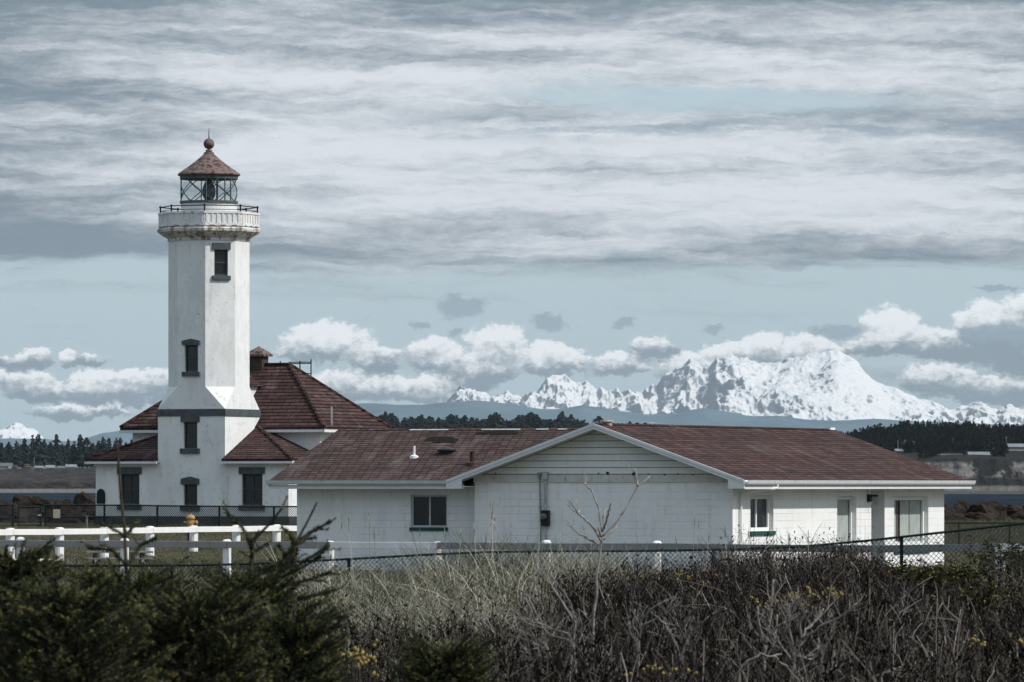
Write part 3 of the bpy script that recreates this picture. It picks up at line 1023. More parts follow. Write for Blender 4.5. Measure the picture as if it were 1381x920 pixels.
def right_shore():
    """beach, steep clay bluff, then a gentle wooded slope up to the skyline"""
    px = np.linspace(960, 1800, 520)
    H = np.interp(px, [p[0] for p in RIGHTSHORE], [HY - p[1] for p in RIGHTSHORE]) * 4900 / F
    H = np.maximum(H, 0.5)
    bl = np.clip(np.interp(px, [960, 1080, 1180, 1300, 1800], [0.2, 8, 20, 22, 22]), 0, H)
    rows = [(4040, lambda: px * 0 + SEA - 1.5), (4085, lambda: px * 0 - 2.6), (4110, lambda: np.minimum(bl, 0.5))]
    for k in np.linspace(0.1, 1, 14):
        rows.append((4110 + 60 * k, lambda k=k: np.minimum(bl, 0.5) + (bl - np.minimum(bl, 0.5)) * k))
    for k in np.linspace(0.05, 1, 14):
        rows.append((4170 + 730 * k, lambda k=k: bl + (H - bl) * k))
    rows.append((5600, lambda: px * 0 - 6))
    V = []
    for (Y, f) in rows:
        z = f()
        X = (px - CX) / F * Y
        yy = Y + (26 * fbm2(X / 45.0, np.full_like(X, Y / 300.0), 31, 4) * (4090 < Y < 4300) + 14 * fbm2(X / 14.0, np.full_like(X, Y / 60.0), 33, 4) * (4105 < Y < 4300))
        zz = z + (0.8 * fbm2(X / 9.0, np.full_like(X, Y / 9.0), 35, 3)) * (4115 < Y < 5500)
        V.append(np.stack([X, yy, zz], axis=-1))
    V = np.concatenate(V)
    n = len(px)
    i = (np.arange(len(rows) - 1)[:, None] * n + np.arange(n - 1)[None, :]).reshape(-1)
    tag(np_mesh('right_shore', V, np.stack([i, i + 1, i + n + 1, i + n], axis=1), M_bluff, smooth=True), kind='structure')


right_shore()

# ------------------------------------------------------------------ haze: one closed box of thin even air

def haze():
    mt = bpy.data.materials.new('thin_air')
    mt.use_nodes = True
    T = NT(mt.node_tree)
    v = T.node('ShaderNodeVolumePrincipled')
    v.inputs['Color'].default_value = (0.74, 0.86, 0.93, 1)
    v.inputs['Density'].default_value = 7.5e-6
    v.inputs['Anisotropy'].default_value = 0.0
    o = T.node('ShaderNodeOutputMaterial')
    T.link(v.outputs[0], o.inputs['Volume'])
    ob = MB().box(-19500, 19500, -400, 61500, -12, 1800).build('haze', mt)
    tag(ob, kind='stuff')


haze()

# ------------------------------------------------------------------ far trees

def conifer_mesh(seed, levels=17, ragged=0.35, slim=0.20, top=0.14, start=0.14):
    """unit-height conifer: whorls of drooping branch wedges with gaps; returns crown and trunk"""
    rd = random.Random(seed)
    c = MB()
    for k in range(levels):
        t = k / (levels - 1)
        z = start + (1 - start) * t * 0.97
        r = slim * (1 - t) ** 0.75 * rd.uniform(1 - ragged, 1 + ragged * 0.6) + top * 0.4
        if rd.random() < 0.10:
            r *= 0.45
        nb = rd.randint(6, 8)
        a0 = rd.uniform(0, 6.28)
        for i in range(nb):
            if rd.random() < 0.12:
                continue
            a = a0 + i * 6.283 / nb + rd.uniform(-0.3, 0.3)
            rr = r * rd.uniform(0.65, 1.2)
            dz = -rr * rd.uniform(0.1, 0.55)
            da = rd.uniform(0.28, 0.5)
            th = 0.022 + 0.02 * rd.random()
            p0 = Vector((0, 0, z + 0.02))
            tip = Vector((math.cos(a) * rr, math.sin(a) * rr, z + dz))
            m1 = Vector((math.cos(a - da) * rr * 0.62, math.sin(a - da) * rr * 0.62, z + dz * 0.5))
            m2 = Vector((math.cos(a + da) * rr * 0.62, math.sin(a + da) * rr * 0.62, z + dz * 0.5))
            up = Vector((math.cos(a) * rr * 0.5, math.sin(a) * rr * 0.5, z + dz * 0.3 + th * 1.6))
            dn = Vector((0, 0, z - th))
            for f in ((p0, m1, up), (p0, up, m2), (m1, tip, up), (up, tip, m2), (dn, m2, tip), (dn, tip, m1)):
                c.face(f)
    c.tube((0, 0, 0.93), (0, 0, 1.0), 0.012, 0.002, 4)
    t_ = MB().tube((0, 0, -0.03), (0, 0, 0.95), 0.014, 0.004, 5)
    return c, t_


def far_trees():
    protos = []
    for k in range(7):
        c, t_ = conifer_mesh(100 + k, ragged=0.5 + 0.08 * (k % 3), slim=(0.20, 0.24, 0.28, 0.18)[k % 4], levels=15)
        co = c.build('crown', M_conifer)
        to = t_.build('trunk', M_trunk)
        protos.append((co.data, to.data))
        bpy.data.objects.remove(co)
        bpy.data.objects.remove(to)
    dark = []
    for k in range(5):
        c, t_ = conifer_mesh(300 + k, levels=13, slim=(0.19, 0.22, 0.25)[k % 3])
        n0 = len(c.v)
        c.v += t_.v
        c.f += [tuple(i + n0 for i in f) for f in t_.f]
        c.mi += t_.mi
        o = c.build('conifer', M_conifer_dark)
        dark.append(o.data)
        bpy.data.objects.remove(o)

    def tree(px, Y, zb, h, k, label, group, wide=1.0):
        r = thing('conifer_tree', label, 'tree', ((px - CX) * Y / F, Y, zb), random.uniform(0, 6.28), group)
        r.scale = (h * random.uniform(0.95, 1.5) * wide,) * 2 + (h,)
        for nm, me in zip(('crown', 'trunk'), protos[k % 7]):
            o = bpy.data.objects.new(nm, me)
            COL.objects.link(o)
            o.parent = r
    # left of the lighthouse: a tall row, seen tree by tree
    tops = [(2, 601), (12, 600), (22, 598), (33, 595), (44, 592), (52, 590), (60, 596), (68, 598), (76, 590), (84, 602), (92, 596), (100, 600), (108, 590), (117, 593),
            (125, 600), (133, 598), (139, 592), (147, 595), (155, 597), (162, 594), (170, 600), (178, 597), (188, 602), (198, 598), (209, 600), (-8, 600), (-20, 596), (-34, 602), (-48, 598)]
    for i, (px, py) in enumerate(tops):
        Y = random.uniform(5150, 5350)
        zb = CZ + (HY - random.uniform(629, 632)) * Y / F
        tree(px, Y, zb, (632 - py) * Y / F * random.uniform(0.98, 1.04), i, 'dark conifer in the tall tree row across the water left of the lighthouse', 'tall conifers left of the lighthouse')
    for i in range(120):
        Y = random.uniform(5380, 5600)
        px = random.uniform(-50, 225)
        zb = CZ + (HY - 631) * Y / F
        tree(px, Y, zb, random.uniform(21, 31) * Y / F * 1.0, i, 'lower dark conifer filling the row behind the tall trees across the water', 'lower conifers of the left tree row', 1.6)
    # above the low roof
    x = 508.0
    i = 0
    while x < 880:
        Y = random.uniform(5900, 6200)
        top = 563 + 4 * math.sin(x * 0.13) + random.uniform(-3, 7) + (6 if x > 800 else 0)
        if i % 7 == 3:
            top -= 4
        h = random.uniform(26, 32)
        tree(x, Y, CZ + (HY - top - h) * Y / F, h * Y / F, i, 'small dark conifer standing above the low red roof in front of the blue hills', 'conifers above the low roof', 1.6)
        x += random.uniform(2.0, 5.0) if x < 790 else random.uniform(8, 18)
        i += 1
    # the wood on the right: skyline trees one by one, the rest as one mass
    x = 1118.0
    i = 0
    while x < 1420:
        top = np.interp(x, [1118, 1150, 1180, 1215, 1240, 1300, 1350, 1420], [586, 580, 577, 571, 570, 570, 572, 573]) + random.uniform(-3, 4)
        Y = random.uniform(4880, 4960)
        h = random.uniform(22, 28)
        r = bpy.data.objects.new('conifer_tree', dark[i % 5])
        COL.objects.link(r)
        tag(r, 'dark conifer on the skyline of the wooded hill behind the right end of the roof', 'tree', 'skyline conifers of the wooded hill')
        r.location = ((x - CX) * Y / F, Y, CZ + (HY - top - h) * Y / F)
        r.rotation_euler = (0, 0, random.uniform(0, 6.28))
        r.scale = (h * Y / F * random.uniform(0.9, 1.3),) * 2 + (h * Y / F,)
        x += random.uniform(2.2, 5.5)
        i += 1
    VV, FF, n0 = [], [], 0
    arr = []
    for me in dark:
        v = np.array([q.co for q in me.vertices])
        f = [tuple(p.vertices) for p in me.polygons]
        arr.append((v, f))
    for k in range(1500):
        px = random.uniform(1080, 1470)
        Y = random.uniform(4185, 4900)
        H = np.interp(px, [p[0] for p in RIGHTSHORE], [HY - p[1] for p in RIGHTSHORE]) * 4900 / F
        bl = np.interp(px, [960, 1080, 1180, 1300, 1800], [0.2, 8, 20, 22, 22])
        zb = bl + (H - bl) * (Y - 4170) / 730 - 0.5
        if any(a - 3 < px < b and Y < yy for a, b, yy in ((1206, 1222, 4425), (1220, 1238, 4360), (1268, 1300, 4330), (1305, 1338, 4330), (1358, 1390, 4455))):
            continue
        h = random.uniform(9, 15) * (0.55 if Y < 4330 else 1.0)
        v, f = arr[k % 5]
        a = random.uniform(0, 6.28)
        ca, sa = math.cos(a), math.sin(a)
        w = h * random.uniform(1.2, 1.9)
        VV.append(np.stack([(v[:, 0] * ca - v[:, 1] * sa) * w + (px - CX) * Y / F, (v[:, 0] * sa + v[:, 1] * ca) * w + Y, v[:, 2] * h + zb], axis=1))
        FF += [tuple(i + n0 for i in q) for q in f]
        n0 += len(v)
    me = bpy.data.meshes.new('wood')
    me.from_pydata(np.concatenate(VV).tolist(), [], FF)
    me.materials.append(M_conifer_dark)
    o = bpy.data.objects.new('wood', me)
    COL.objects.link(o)
    tag(o, kind='stuff')


far_trees()


def leaf_ball(seed, n=260):
    rd = random.Random(seed)
    mb = MB()
    for i in range(n):
        d = Vector((rd.gauss(0, 1), rd.gauss(0, 1), rd.gauss(0, 1)))
        d.normalize()
        p = Vector((d.x * 0.5, d.y * 0.5, 0.42 + d.z * 0.42)) * rd.uniform(0.6, 1.08)
        a = Vector((rd.gauss(0, 1), rd.gauss(0, 1), rd.gauss(0, 1))).normalized() * 0.1
        b = a.cross(d).normalized() * 0.08
        mb.face([p - a, p - b, p + a, p + b])
    return mb


def far_houses():
    def house(name, label, px, py, wpx, hpx, Y, roof, ridge=0.55, depth=9, rz=0.1, group=None):
        w, h = wpx * Y / F, hpx * Y / F
        p = P(px, py, Y)
        r = thing(name, label, 'house', p, rz, group)
        MB().box(-w / 2, w / 2, 0, depth, -1.5, h * (1 - ridge)).build('wall', M_farwall, r)
        z = h * (1 - ridge) + 0.02
        mb = MB()
        e = 0.06 * w
        mb.slab([(-w / 2 - e, -0.8, z), (w / 2 + e, -0.8, z), (w / 2 + e, depth / 2, h), (-w / 2 - e, depth / 2, h)], 0.25)
        mb.slab([(-w / 2 - e, depth / 2, h), (w / 2 + e, depth / 2, h), (w / 2 + e, depth + .8, z), (-w / 2 - e, depth + .8, z)], 0.25)
        mb.build('roof', roof, r)
    L = M_farroof
    D = M_farroof_dark
    house('house', 'small white house with dark roof at the far left edge across the water', 8, 634, 17, 9, 5120, D, 0.5)
    house('house', 'tiny white house just left of the utility pole across the water', 18, 635, 12, 5, 5115, L, .5)
    house('house', 'small white house right of the utility pole across the water', 53, 634, 12, 5, 5115, L, .5)
    house('house', 'pale roofed house below the conifers, midway between the far pole and the lighthouse', 68, 634, 12, 6, 5130, L, .6)
    house('house', 'low dark roofed house among the conifers across the water', 82, 634, 10, 5, 5140, D, .6)
    house('house', 'pale house nearest the lighthouse on the far left shore', 96, 633, 14, 6, 5120, L, .6)
    house('house', 'white house half hidden behind the slope of the long roof on the right shore', 1213, 611, 10, 5, 4390, L, .6)
    house('house', 'low pale roof just above the slope of the long roof on the right shore', 1228, 618, 13, 4, 4330, L, .5)
    house('house', 'long low dark house above the clay bluff on the right shore', 1284, 618, 27, 5, 4290, D, .5)
    house('house', 'wide house with pale sloping roof above the clay bluff', 1321, 619, 27, 9, 4290, L, .7)
    house('house', 'pale roofed house highest up at the right edge of the far shore', 1374, 608, 26, 9, 4420, L, .5)
    for i, (px, py, h, Y, lab) in enumerate(((46, 632, 14, 5110, 'thin pole beside the white houses across the water'), (1211, 607, 13, 4400, 'thin pole over the half hidden white house on the right shore'),
                                             (1285, 601, 11, 4420, 'thin pole in the dark wood above the long low house'), (1357, 603, 14, 4420, 'tall thin pole at the right end of the far wood'))):
        b = P(px, py, Y)
        mb = MB().tube((0, 0, -2), (0, 0, h * Y / F), 0.38, 0.28, 6)
        mb.box(-0.9, 0.9, -.12, .12, h * Y / F * 0.86, h * Y / F * 0.89)
        o = mb.build('utility_pole', M_oldwood)
        o.location = b
        tag(o, lab, 'pole')
    for i, (px, py, w, h, Y, lab) in enumerate(((20, 634, 9, 7, 5105, 'round tan bush left of the larger one across the water'), (37, 634, 14, 8, 5105, 'wide round tan bush beside the pole across the water'),
                                                (1243, 622, 20, 13, 4300, 'round bare grey tree above the bluff right of the roof slope'), (1225, 604, 16, 12, 4420, 'pale bare tree behind the half hidden white house'),
                                                (1345, 612, 12, 10, 4330, 'small bare tree between the two pale roofs'))):
        r = thing('round_bush', lab, 'bush', P(px, py, Y))
        leaf_ball(500 + i).build('foliage', M_farbush, r)
        MB().tube((0, 0, -0.2), (0, 0, 0.5), 0.03, 0.02, 5).build('stem', M_trunk, r)
        r.scale = (w * Y / F, w * Y / F, h * Y / F)


far_houses()

# ------------------------------------------------------------------ building frames

class Frame:
    def __init__(s, X0, Y0, z0):
        s.X0, s.Y0, s.z0 = X0, Y0, z0
        s.c, s.s = math.cos(TH), math.sin(TH)

    def world(s, x, y):
        return (s.X0 + x * s.c + y * s.s, s.Y0 - x * s.s + y * s.c)

    def along(s, p0, d, px):
        """distance along a wall at which the direction px meets it, and the depth there"""
        t = (px - CX) / F
        ax, ay = s.world(*p0)
        bx, by = s.world(p0[0] + d[0], p0[1] + d[1])
        dx, dy = bx - ax, by - ay
        k = (t * ay - ax) / (dx - t * dy)
        return k, ay + k * dy

    def z(s, py, Y):
        return CZ + (HY - py) * Y / F - s.z0

    def hole(s, p0, d, px0, px1, py0, py1):
        a, Ya = s.along(p0, d, px0)
        b, Yb = s.along(p0, d, px1)
        Y = (Ya + Yb) / 2
        return (a, b, s.z(py1, Y), s.z(py0, Y))


def window(parent, p0, d, n, hole, depth, frame_m, pane_m, bars_v=(), bars_h=(), fw=0.05, sill=None, lintel=None, curtain=None, pane_z=None):
    """frame with bars set back in the reveal; pane, sill and lintel are its sub-parts"""
    a, b, z0, z1 = hole[:4]
    g = 0.003
    mb = MB()
    d0, d1 = -depth - 0.02, -depth + 0.05
    mb.wbox(p0, d, n, a + g, a + fw, d0, d1, z0 + g, z1 - g)
    mb.wbox(p0, d, n, b - fw, b - g, d0, d1, z0 + g, z1 - g)
    mb.wbox(p0, d, n, a + fw, b - fw, d0, d1, z0 + g, z0 + fw)
    mb.wbox(p0, d, n, a + fw, b - fw, d0, d1, z1 - fw, z1 - g)
    for t in bars_v:
        c = a + (b - a) * t
        mb.wbox(p0, d, n, c - fw * .45, c + fw * .45, d0, d1 - 0.012, z0 + fw, z1 - fw)
    for t in bars_h:
        c = z0 + (z1 - z0) * t
        mb.wbox(p0, d, n, a + fw, b - fw, d0, d1 - 0.008, c - fw * .45, c + fw * .45)
    w = mb.build('window', frame_m, parent, bevel=0.006)
    MB().wbox(p0, d, n, a + 0.01, b - 0.01, -depth - 0.008, -depth + 0.004, z0 + 0.01, z1 - 0.01).build('pane', pane_m, w)
    if sill:
        ov, out, h, mt = sill
        MB().wbox(p0, d, n, a - ov, b + ov, -0.02 if out > 0.0 else -depth, out, z0 - h, z0 - 0.002).build('sill', mt, w, bevel=0.01)
    if lintel:
        ov, out, h, mt, peak = lintel
        m2 = MB()
        z2 = z1 + 0.002

        def q(s_, o_, z_):
            return (p0[0] + d[0] * s_ + n[0] * o_, p0[1] + d[1] * s_ + n[1] * o_, z_)
        prof = [(a - ov, z2), (b + ov, z2), (b + ov, z2 + h * (0.72 if peak else 1.0))]
        if peak:
            prof.append(((a + b) / 2, z2 + h))
        prof.append((a - ov, z2 + h * (0.72 if peak else 1.0)))
        m2.face([q(s_, out, z_) for s_, z_ in prof])
        m2.face([q(s_, -0.02, z_) for s_, z_ in prof[::-1]])
        for i in range(len(prof)):
            (s1, za), (s2, zb) = prof[i], prof[(i + 1) % len(prof)]
            m2.face([q(s1, -0.02, za), q(s2, -0.02, zb), q(s2, out, zb), q(s1, out, za)])
        m2.build('lintel', mt, w)
    if curtain:
        for (t0, t1, mt) in curtain:
            m3 = MB()
            k = 14
            for i in range(k):
                s0 = a + (b - a) * (t0 + (t1 - t0) * i / k)
                s1 = a + (b - a) * (t0 + (t1 - t0) * (i + 1) / k)
                o0 = -depth - 0.035 - 0.02 * (i % 2)
                o1 = -depth - 0.035 - 0.02 * ((i + 1) % 2)

                def q3(s_, o_, z_):
                    return (p0[0] + d[0] * s_ + n[0] * o_, p0[1] + d[1] * s_ + n[1] * o_, z_)
                m3.face([q3(s0, o0, z0), q3(s1, o1, z0), q3(s1, o1, z1), q3(s0, o0, z1)])
                m3.face([q3(s0, o0 - .012, z1), q3(s1, o1 - .012, z1), q3(s1, o1 - .012, z0), q3(s0, o0 - .012, z0)])
            m3.build('curtain', mt, w)
    return w


# ------------------------------------------------------------------ the low white block house

def build_house():
    K = P(988, 655, 156)
    fr = Frame(K.x, K.y, 0.0)
    root = thing('block_house', 'long low white block house with red brown shingle roof and gable facing left', 'house', (K.x, K.y, 0), -TH)
    W, L, OV, rec, xl = 7.88, 17.0, 0.6, 1.2, -14.11
    ez, rz, wz = 2.59, 4.17, 4.10            # roof surface at eave edge, at main ridge, at wing ridge
    sl = (rz - ez) / (W / 2 + OV)
    yr = rec + (W / 2)                       # wing ridge line
    wall_top = 2.50
    X, Yd, nx = (1, 0), (0, 1), (-1, 0)
    nf, nr = (0, -1), (1, 0)
    # --- walls
    # gable wall, blocks up to the band
    mb = MB()
    mb.wall((-W, 0), X, nf, W, -0.3, 2.53)
    mb.wall((-W, rec), (0, -1), (-1, 0), rec, -0.3, 2.6)
    hw = fr.hole((xl, rec), X, 554, 603, 668, 712)
    mb.wall((xl, rec), X, nf, -W - xl, -0.3, 2.6, [hw], 0.14)
    mb.wall((xl, rec + W), (0, -1), (-1, 0), W, -0.3, 2.6)
    mb.wall((-W, rec + W), nx, (0, 1), -W - xl, -0.3, 2.6)
    mb.wall((-W, L), (0, -1), (-1, 0), L - rec - W, -0.3, 2.6)
    h1 = fr.hole((0, 0), Yd, 1012, 1043, 669, 717)
    h2 = fr.hole((0, 0), Yd, 1129, 1155, 670, 744)
    a0, _ = fr.along((0, 0), Yd, 1175)
    a1, _ = fr.along((0, 0), Yd, 1193)
    hd = (a0, a1, -0.3, 2.45, 1.5)
    h3 = fr.hole((0, 0), Yd, 1206, 1252, 670, 742)
    mb.wall((0, 0), Yd, nr, L, -0.3, 2.6, [h1, h2, hd, h3], 0.22)
    mb.face([(-1.5, a0, -0.3), (-1.5, a1, -0.3), (-1.5, a1, 2.45), (-1.5, a0, 2.45)])
    mb.wall((0, L), nx, (0, 1), W, -0.3, 2.6)
    mb.build('wall', M_block, root)
    # gable end above the band: band board and lapped siding
    def gz_(x):
        return rz - 0.14 - sl * abs(x + W / 2)
    MB().box(-W - 0.02, 0.02, -0.035, 0.0, 2.53, 2.745).build('band_board', M_band, root)
    mb = MB()
    z = 2.75
    while z < rz - 0.2:
        z2 = min(z + 0.186, rz - 0.15)
        z += 0.0
        zg_ = z + 0.016
        hw0 = min(W / 2, (rz - 0.14 - zg_) / sl)
        hw1 = max(0.02, min(W / 2, (rz - 0.14 - z2) / sl))
        c = -W / 2
        y0, y1 = -0.032, -0.004
        mb.hexa([(c - hw0, y0, zg_), (c + hw0, y0, zg_), (c + hw0, -.002, zg_), (c - hw0, -.002, zg_),
                 (c - hw1, y1, z2), (c + hw1, y1, z2), (c + hw1, 0.0, z2), (c - hw1, 0.0, z2)])
        z = z2
    bk = MB()
    bk.face([(-W, .002, 2.53), (0, .002, 2.53), (0, .002, 2.60), (-W / 2, .002, rz - .13), (-W, .002, 2.60)])
    sd = bk.build('lap_shadow_backing', M_black, root)  # black sheet in the board gaps stands in for lap shadows
    build_each(mb, 'siding_board', M_siding, sd)
    # rusty bolts along the band
    mb = MB()
    for px, py, r in ((669, 639, .02), (676, 640, .018), (787, 640, .022), (820, 639, .05), (855, 640, .055), (808, 639, .022), (875, 640, .026), (897, 641, .03), (915, 640, .026), (935, 641, .02)):
        k, Y = fr.along((-W, 0), X, px)
        zc = fr.z(py, Y)
        mb.tube((-W + k, -0.058, zc), (-W + k, -0.02, zc), r * .75, r, 8)
    build_each(mb, 'bolt', M_hydrantlow, sd)
    # far gable
    MB().face
    mb = MB()
    mb.face([(0, L, 2.5), (-W, L, 2.5), (-W / 2, L, rz - .15)])
    mb.face([(xl, rec + W, 2.5), (xl, rec, 2.5), (xl, yr, wz - .15)])
    build_each(mb, 'end_gable', M_siding, root)
    # --- roofs
    y0, y1 = -OV, L + 0.8
    mb = MB()
    mb.slab([(OV, y0, ez), (OV, y1, ez), (-W / 2, y1, rz), (-W / 2, y0, rz)], 0.10)
    mb.slab([(-W / 2, y0, rz), (-W / 2, y1, rz), (-W - OV, y1, ez), (-W - OV, y0, ez)], 0.10)
    rm = mb.build('main_roof', M_shing_house, root)
    mb = MB()
    for k in range(56):
        ya = y0 + 0.02 + k * (y1 - y0) / 56
        ln = (y1 - y0) / 56 + 0.03
        mb.hexa([(-W / 2 - .13, ya, rz - .028), (-W / 2 + .13, ya, rz - .028), (-W / 2 + .13, ya + ln, rz - .034), (-W / 2 - .13, ya + ln, rz - .034),
                 (-W / 2 - .01, ya, rz + .024), (-W / 2 + .01, ya, rz + .024), (-W / 2 + .01, ya + ln, rz + .012), (-W / 2 - .01, ya + ln, rz + .012)])
    mb.build('ridge_cap', M_shing_house, rm)
    slw = (wz - ez) / (W / 2 + OV)
    xe = xl - OV
    mb = MB()
    mb.slab([(xe, rec - OV, ez), (-W / 2, rec - OV, ez), (-W / 2, yr, wz), (xe, yr, wz)], 0.10)
    mb.slab([(xe, yr, wz), (-W / 2, yr, wz), (-W / 2, rec + W + OV, ez), (xe, rec + W + OV, ez)], 0.10)
    wr = mb.build('wing_roof', M_shing_wing, root)
    mb = MB()
    k = 0
    x = xe + 0.02
    while x < -W / 2 - .4:
        mb.hexa([(x, yr - .13, wz - .03), (x + .29, yr - .13, wz - .036), (x + .29, yr + .13, wz - .036), (x, yr + .13, wz - .03),
                 (x, yr - .01, wz + .022), (x + .29, yr - .01, wz + .012), (x + .29, yr + .01, wz + .012), (x, yr + .01, wz + .022)])
        x += .30
    mb.build('ridge_cap', M_shing_wing, wr)
    # bare white strips where ridge shingles are gone, and dark worn patches
    mb = MB()
    def wing_pt(px, py):
        # point on the wing's front slope seen at px, py
        best = None
        for it in range(80):
            y = rec - OV + (yr - rec + OV) * it / 79
            z = ez + slw * (y - rec + OV)
            k_, Y_ = fr.along((0, y), (-1, 0), px)
            e = abs(fr.z(py, Y_) - z)
            if best is None or e < best[0]:
                best = (e, -k_, y, z)
        return Vector(best[1:])
    for (a, b) in ((551, 603), (648, 700), (722, 737), (750, 762)):
        p, q = wing_pt(a, 582.5), wing_pt(b, 582.5)
        mb.hexa([(p.x, yr - .20, wz - .20 * slw + .022), (q.x, yr - .20, wz - .20 * slw + .022), (q.x, yr - .12, wz - .12 * slw + .022), (p.x, yr - .12, wz - .12 * slw + .022),
                 (p.x, yr - .20, wz - .20 * slw + .036), (q.x, yr - .20, wz - .20 * slw + .036), (q.x, yr - .12, wz - .12 * slw + .036), (p.x, yr - .12, wz - .12 * slw + .036)])
    build_each(mb, 'bare_ridge_strip', M_barewood, wr)
    rd = random.Random(3)
    for (cx_, cy_, rx_, ry_) in ((595, 594, 18, 3.5), (673, 584.6, 22, 1.4)):
        mb = MB()
        for i in range(26):
            a = rd.uniform(-1, 1)
            p = wing_pt(cx_ + a * rx_, cy_ + rd.uniform(-1, 1) * ry_ * math.sqrt(max(0, 1 - a * a)))
            w_, h_ = rd.uniform(.10, .22), rd.uniform(.05, .10)
            mb.hexa([(p.x - w_, p.y - h_, p.z - h_ * slw + .004), (p.x + w_, p.y - h_, p.z - h_ * slw + .004), (p.x + w_ * .8, p.y + h_, p.z + h_ * slw + .004), (p.x - w_ * .9, p.y + h_, p.z + h_ * slw + .004),
                     (p.x - w_, p.y - h_, p.z - h_ * slw + .014), (p.x + w_, p.y - h_, p.z - h_ * slw + .014), (p.x + w_ * .8, p.y + h_, p.z + h_ * slw + .012), (p.x - w_ * .9, p.y + h_, p.z + h_ * slw + .012)])
        mb.build('bare_patch', M_tar, wr)
    # pipes through the wing roof
    p = wing_pt(558.5, 617)
    mb = MB().lathe([(0.14, p.z - .05), (0.13, p.z + .03), (0.06, p.z + .06), (0.036, p.z + .08), (0.036, p.z + .33)], 14, (p.x, p.y))
    mb.build('vent_pipe', M_white, wr, smooth=False)
    p = wing_pt(637, 627)
    MB().lathe([(0.19, p.z - .06), (0.17, p.z + .04), (0.075, p.z + .08), (0.068, p.z + .33), (.08, p.z + .34), (.08, p.z + .37)], 14, (p.x, p.y)).build('vent_pipe', M_hydrantlow, wr)
    p = wing_pt(602, 611)
    MB().lathe([(0.20, p.z - .06), (0.21, p.z + .03), (0.27, p.z + .05), (0.27, p.z + .09), (.12, p.z + .15), (.03, p.z + .155)], 16, (p.x, p.y)).build('roof_vent', M_black, wr)
    # --- fascias, soffits, gutters
    mb = MB()
    ft, fb = 0.0, 0.22
    for (xa, za, xb, zb) in ((-W - OV, ez, -W / 2, rz), (-W / 2, rz, OV, ez)):
        for (o0, o1, t0, t1) in ((-0.03, 0.0, -0.005, 0.155), (-0.05, -0.03, -0.005, 0.075)):
            ya, yb = y0 + o0, y0 + o1 - 0.001
            mb.hexa([(xa, ya, za - t1), (xb, ya, zb - t1), (xb, yb, zb - t1), (xa, yb, za - t1), (xa, ya, za - t0), (xb, ya, zb - t0), (xb, yb, zb - t0), (xa, yb, za - t0)])
        ya, yb = y1 + 0.001, y1 + 0.03
        mb.hexa([(xa, ya, za - .2), (xb, ya, zb - .2), (xb, yb, zb - .2), (xa, yb, za - .2), (xa, ya, za - .045), (xb, ya, zb - .045), (xb, yb, zb - .045), (xa, yb, za - .045)])
    for (xa, za, xb, zb) in ((-W - OV, ez, -W / 2, rz), (-W / 2, rz, OV, ez)):
        mb.hexa([(xa, y0, za - .125), (xb, y0, zb - .125), (xb, -.004, zb - .125), (xa, -.004, za - .125), (xa, y0, za - .104), (xb, y0, zb - .104), (xb, -.004, zb - .104), (xa, -.004, za - .104)])
    # boxed eave returns at the foot of the front rakes
    for xc in (-W - OV, OV):
        s_ = 1 if xc > 0 else -1
        mb.hexa([(xc - .48 * (s_ > 0), y0 - .028, ez - .235), (xc + .48 * (s_ < 0), y0 - .028, ez - .235), (xc + .48 * (s_ < 0), y0 + .02, ez - .235), (xc - .48 * (s_ > 0), y0 + .02, ez - .235),
                 (xc - .48 * (s_ > 0), y0 - .028, ez - .02 + (.48 * sl - .10 if s_ > 0 else -.08)), (xc + .48 * (s_ < 0), y0 - .028, ez - .02 + (.48 * sl - .10 if s_ < 0 else -.08)),
                 (xc + .48 * (s_ < 0), y0 + .02, ez - .02 + (.48 * sl - .10 if s_ < 0 else -.08)), (xc - .48 * (s_ > 0), y0 + .02, ez - .02 + (.48 * sl - .10 if s_ > 0 else -.08))])
    # wing end rake
    for (ya, za, yb, zb) in ((rec - OV, ez, yr, wz), (yr, wz, rec + W + OV, ez)):
        mb.hexa([(xe - .03, ya, za - .2), (xe - .001, ya, za - .2), (xe - .001, yb, zb - .2), (xe - .03, yb, zb - .2), (xe - .03, ya, za - .04), (xe - .001, ya, za - .04), (xe - .001, yb, zb - .04), (xe - .03, yb, zb - .04)])
    build_each(mb, 'fascia', M_trimwhite, root)
    mb = MB()
    mb.box(0.005, OV - 0.02, y0 + .03, y1 - 0.02, 2.40, 2.42)
    mb.box(-W - OV + .02, -W - .005, y0 + .03, rec - .005, 2.40, 2.42)
    mb.box(xe + .02, -W - OV - .01, rec - OV + .02, rec - .005, 2.40, 2.42)
    mb.box(xe + .02, xl - .005, rec - .004, rec + W + OV - .02, 2.40, 2.42)
    build_each(mb, 'soffit', M_siding, root)
    mb = MB()

    def gut(p, q, n):
        """ogee-like gutter with a rolled lip from p to q, standing out along n"""
        p, q, n = Vector(p), Vector(q), Vector(n)
        prof = [(0.0, -0.01), (0.0, -0.13), (0.075, -0.13), (0.10, -0.085), (0.115, -0.03), (0.125, -0.005), (0.105, -0.005), (0.09, -0.05), (0.02, -0.05)]
        for i in range(len(prof)):
            (a, za), (b, zb) = prof[i], prof[(i + 1) % len(prof)]
            f = [p + n * a + Vector((0, 0, za)), q + n * a + Vector((0, 0, za)), q + n * b + Vector((0, 0, zb)), p + n * b + Vector((0, 0, zb))]
            mb.face(f)
        mb.face([p + n * a + Vector((0, 0, z_)) for a, z_ in prof])
        mb.face([q + n * a + Vector((0, 0, z_)) for a, z_ in prof][::-1])
    gut((OV + .002, y0 + .01, ez + .005), (OV + .002, y1 + .06, ez + .005), (1, 0, 0))
    gut((xe - .06, rec - OV - .002, ez + .005), (-W - OV - .01, rec - OV - .002, ez + .005), (0, -1, 0))
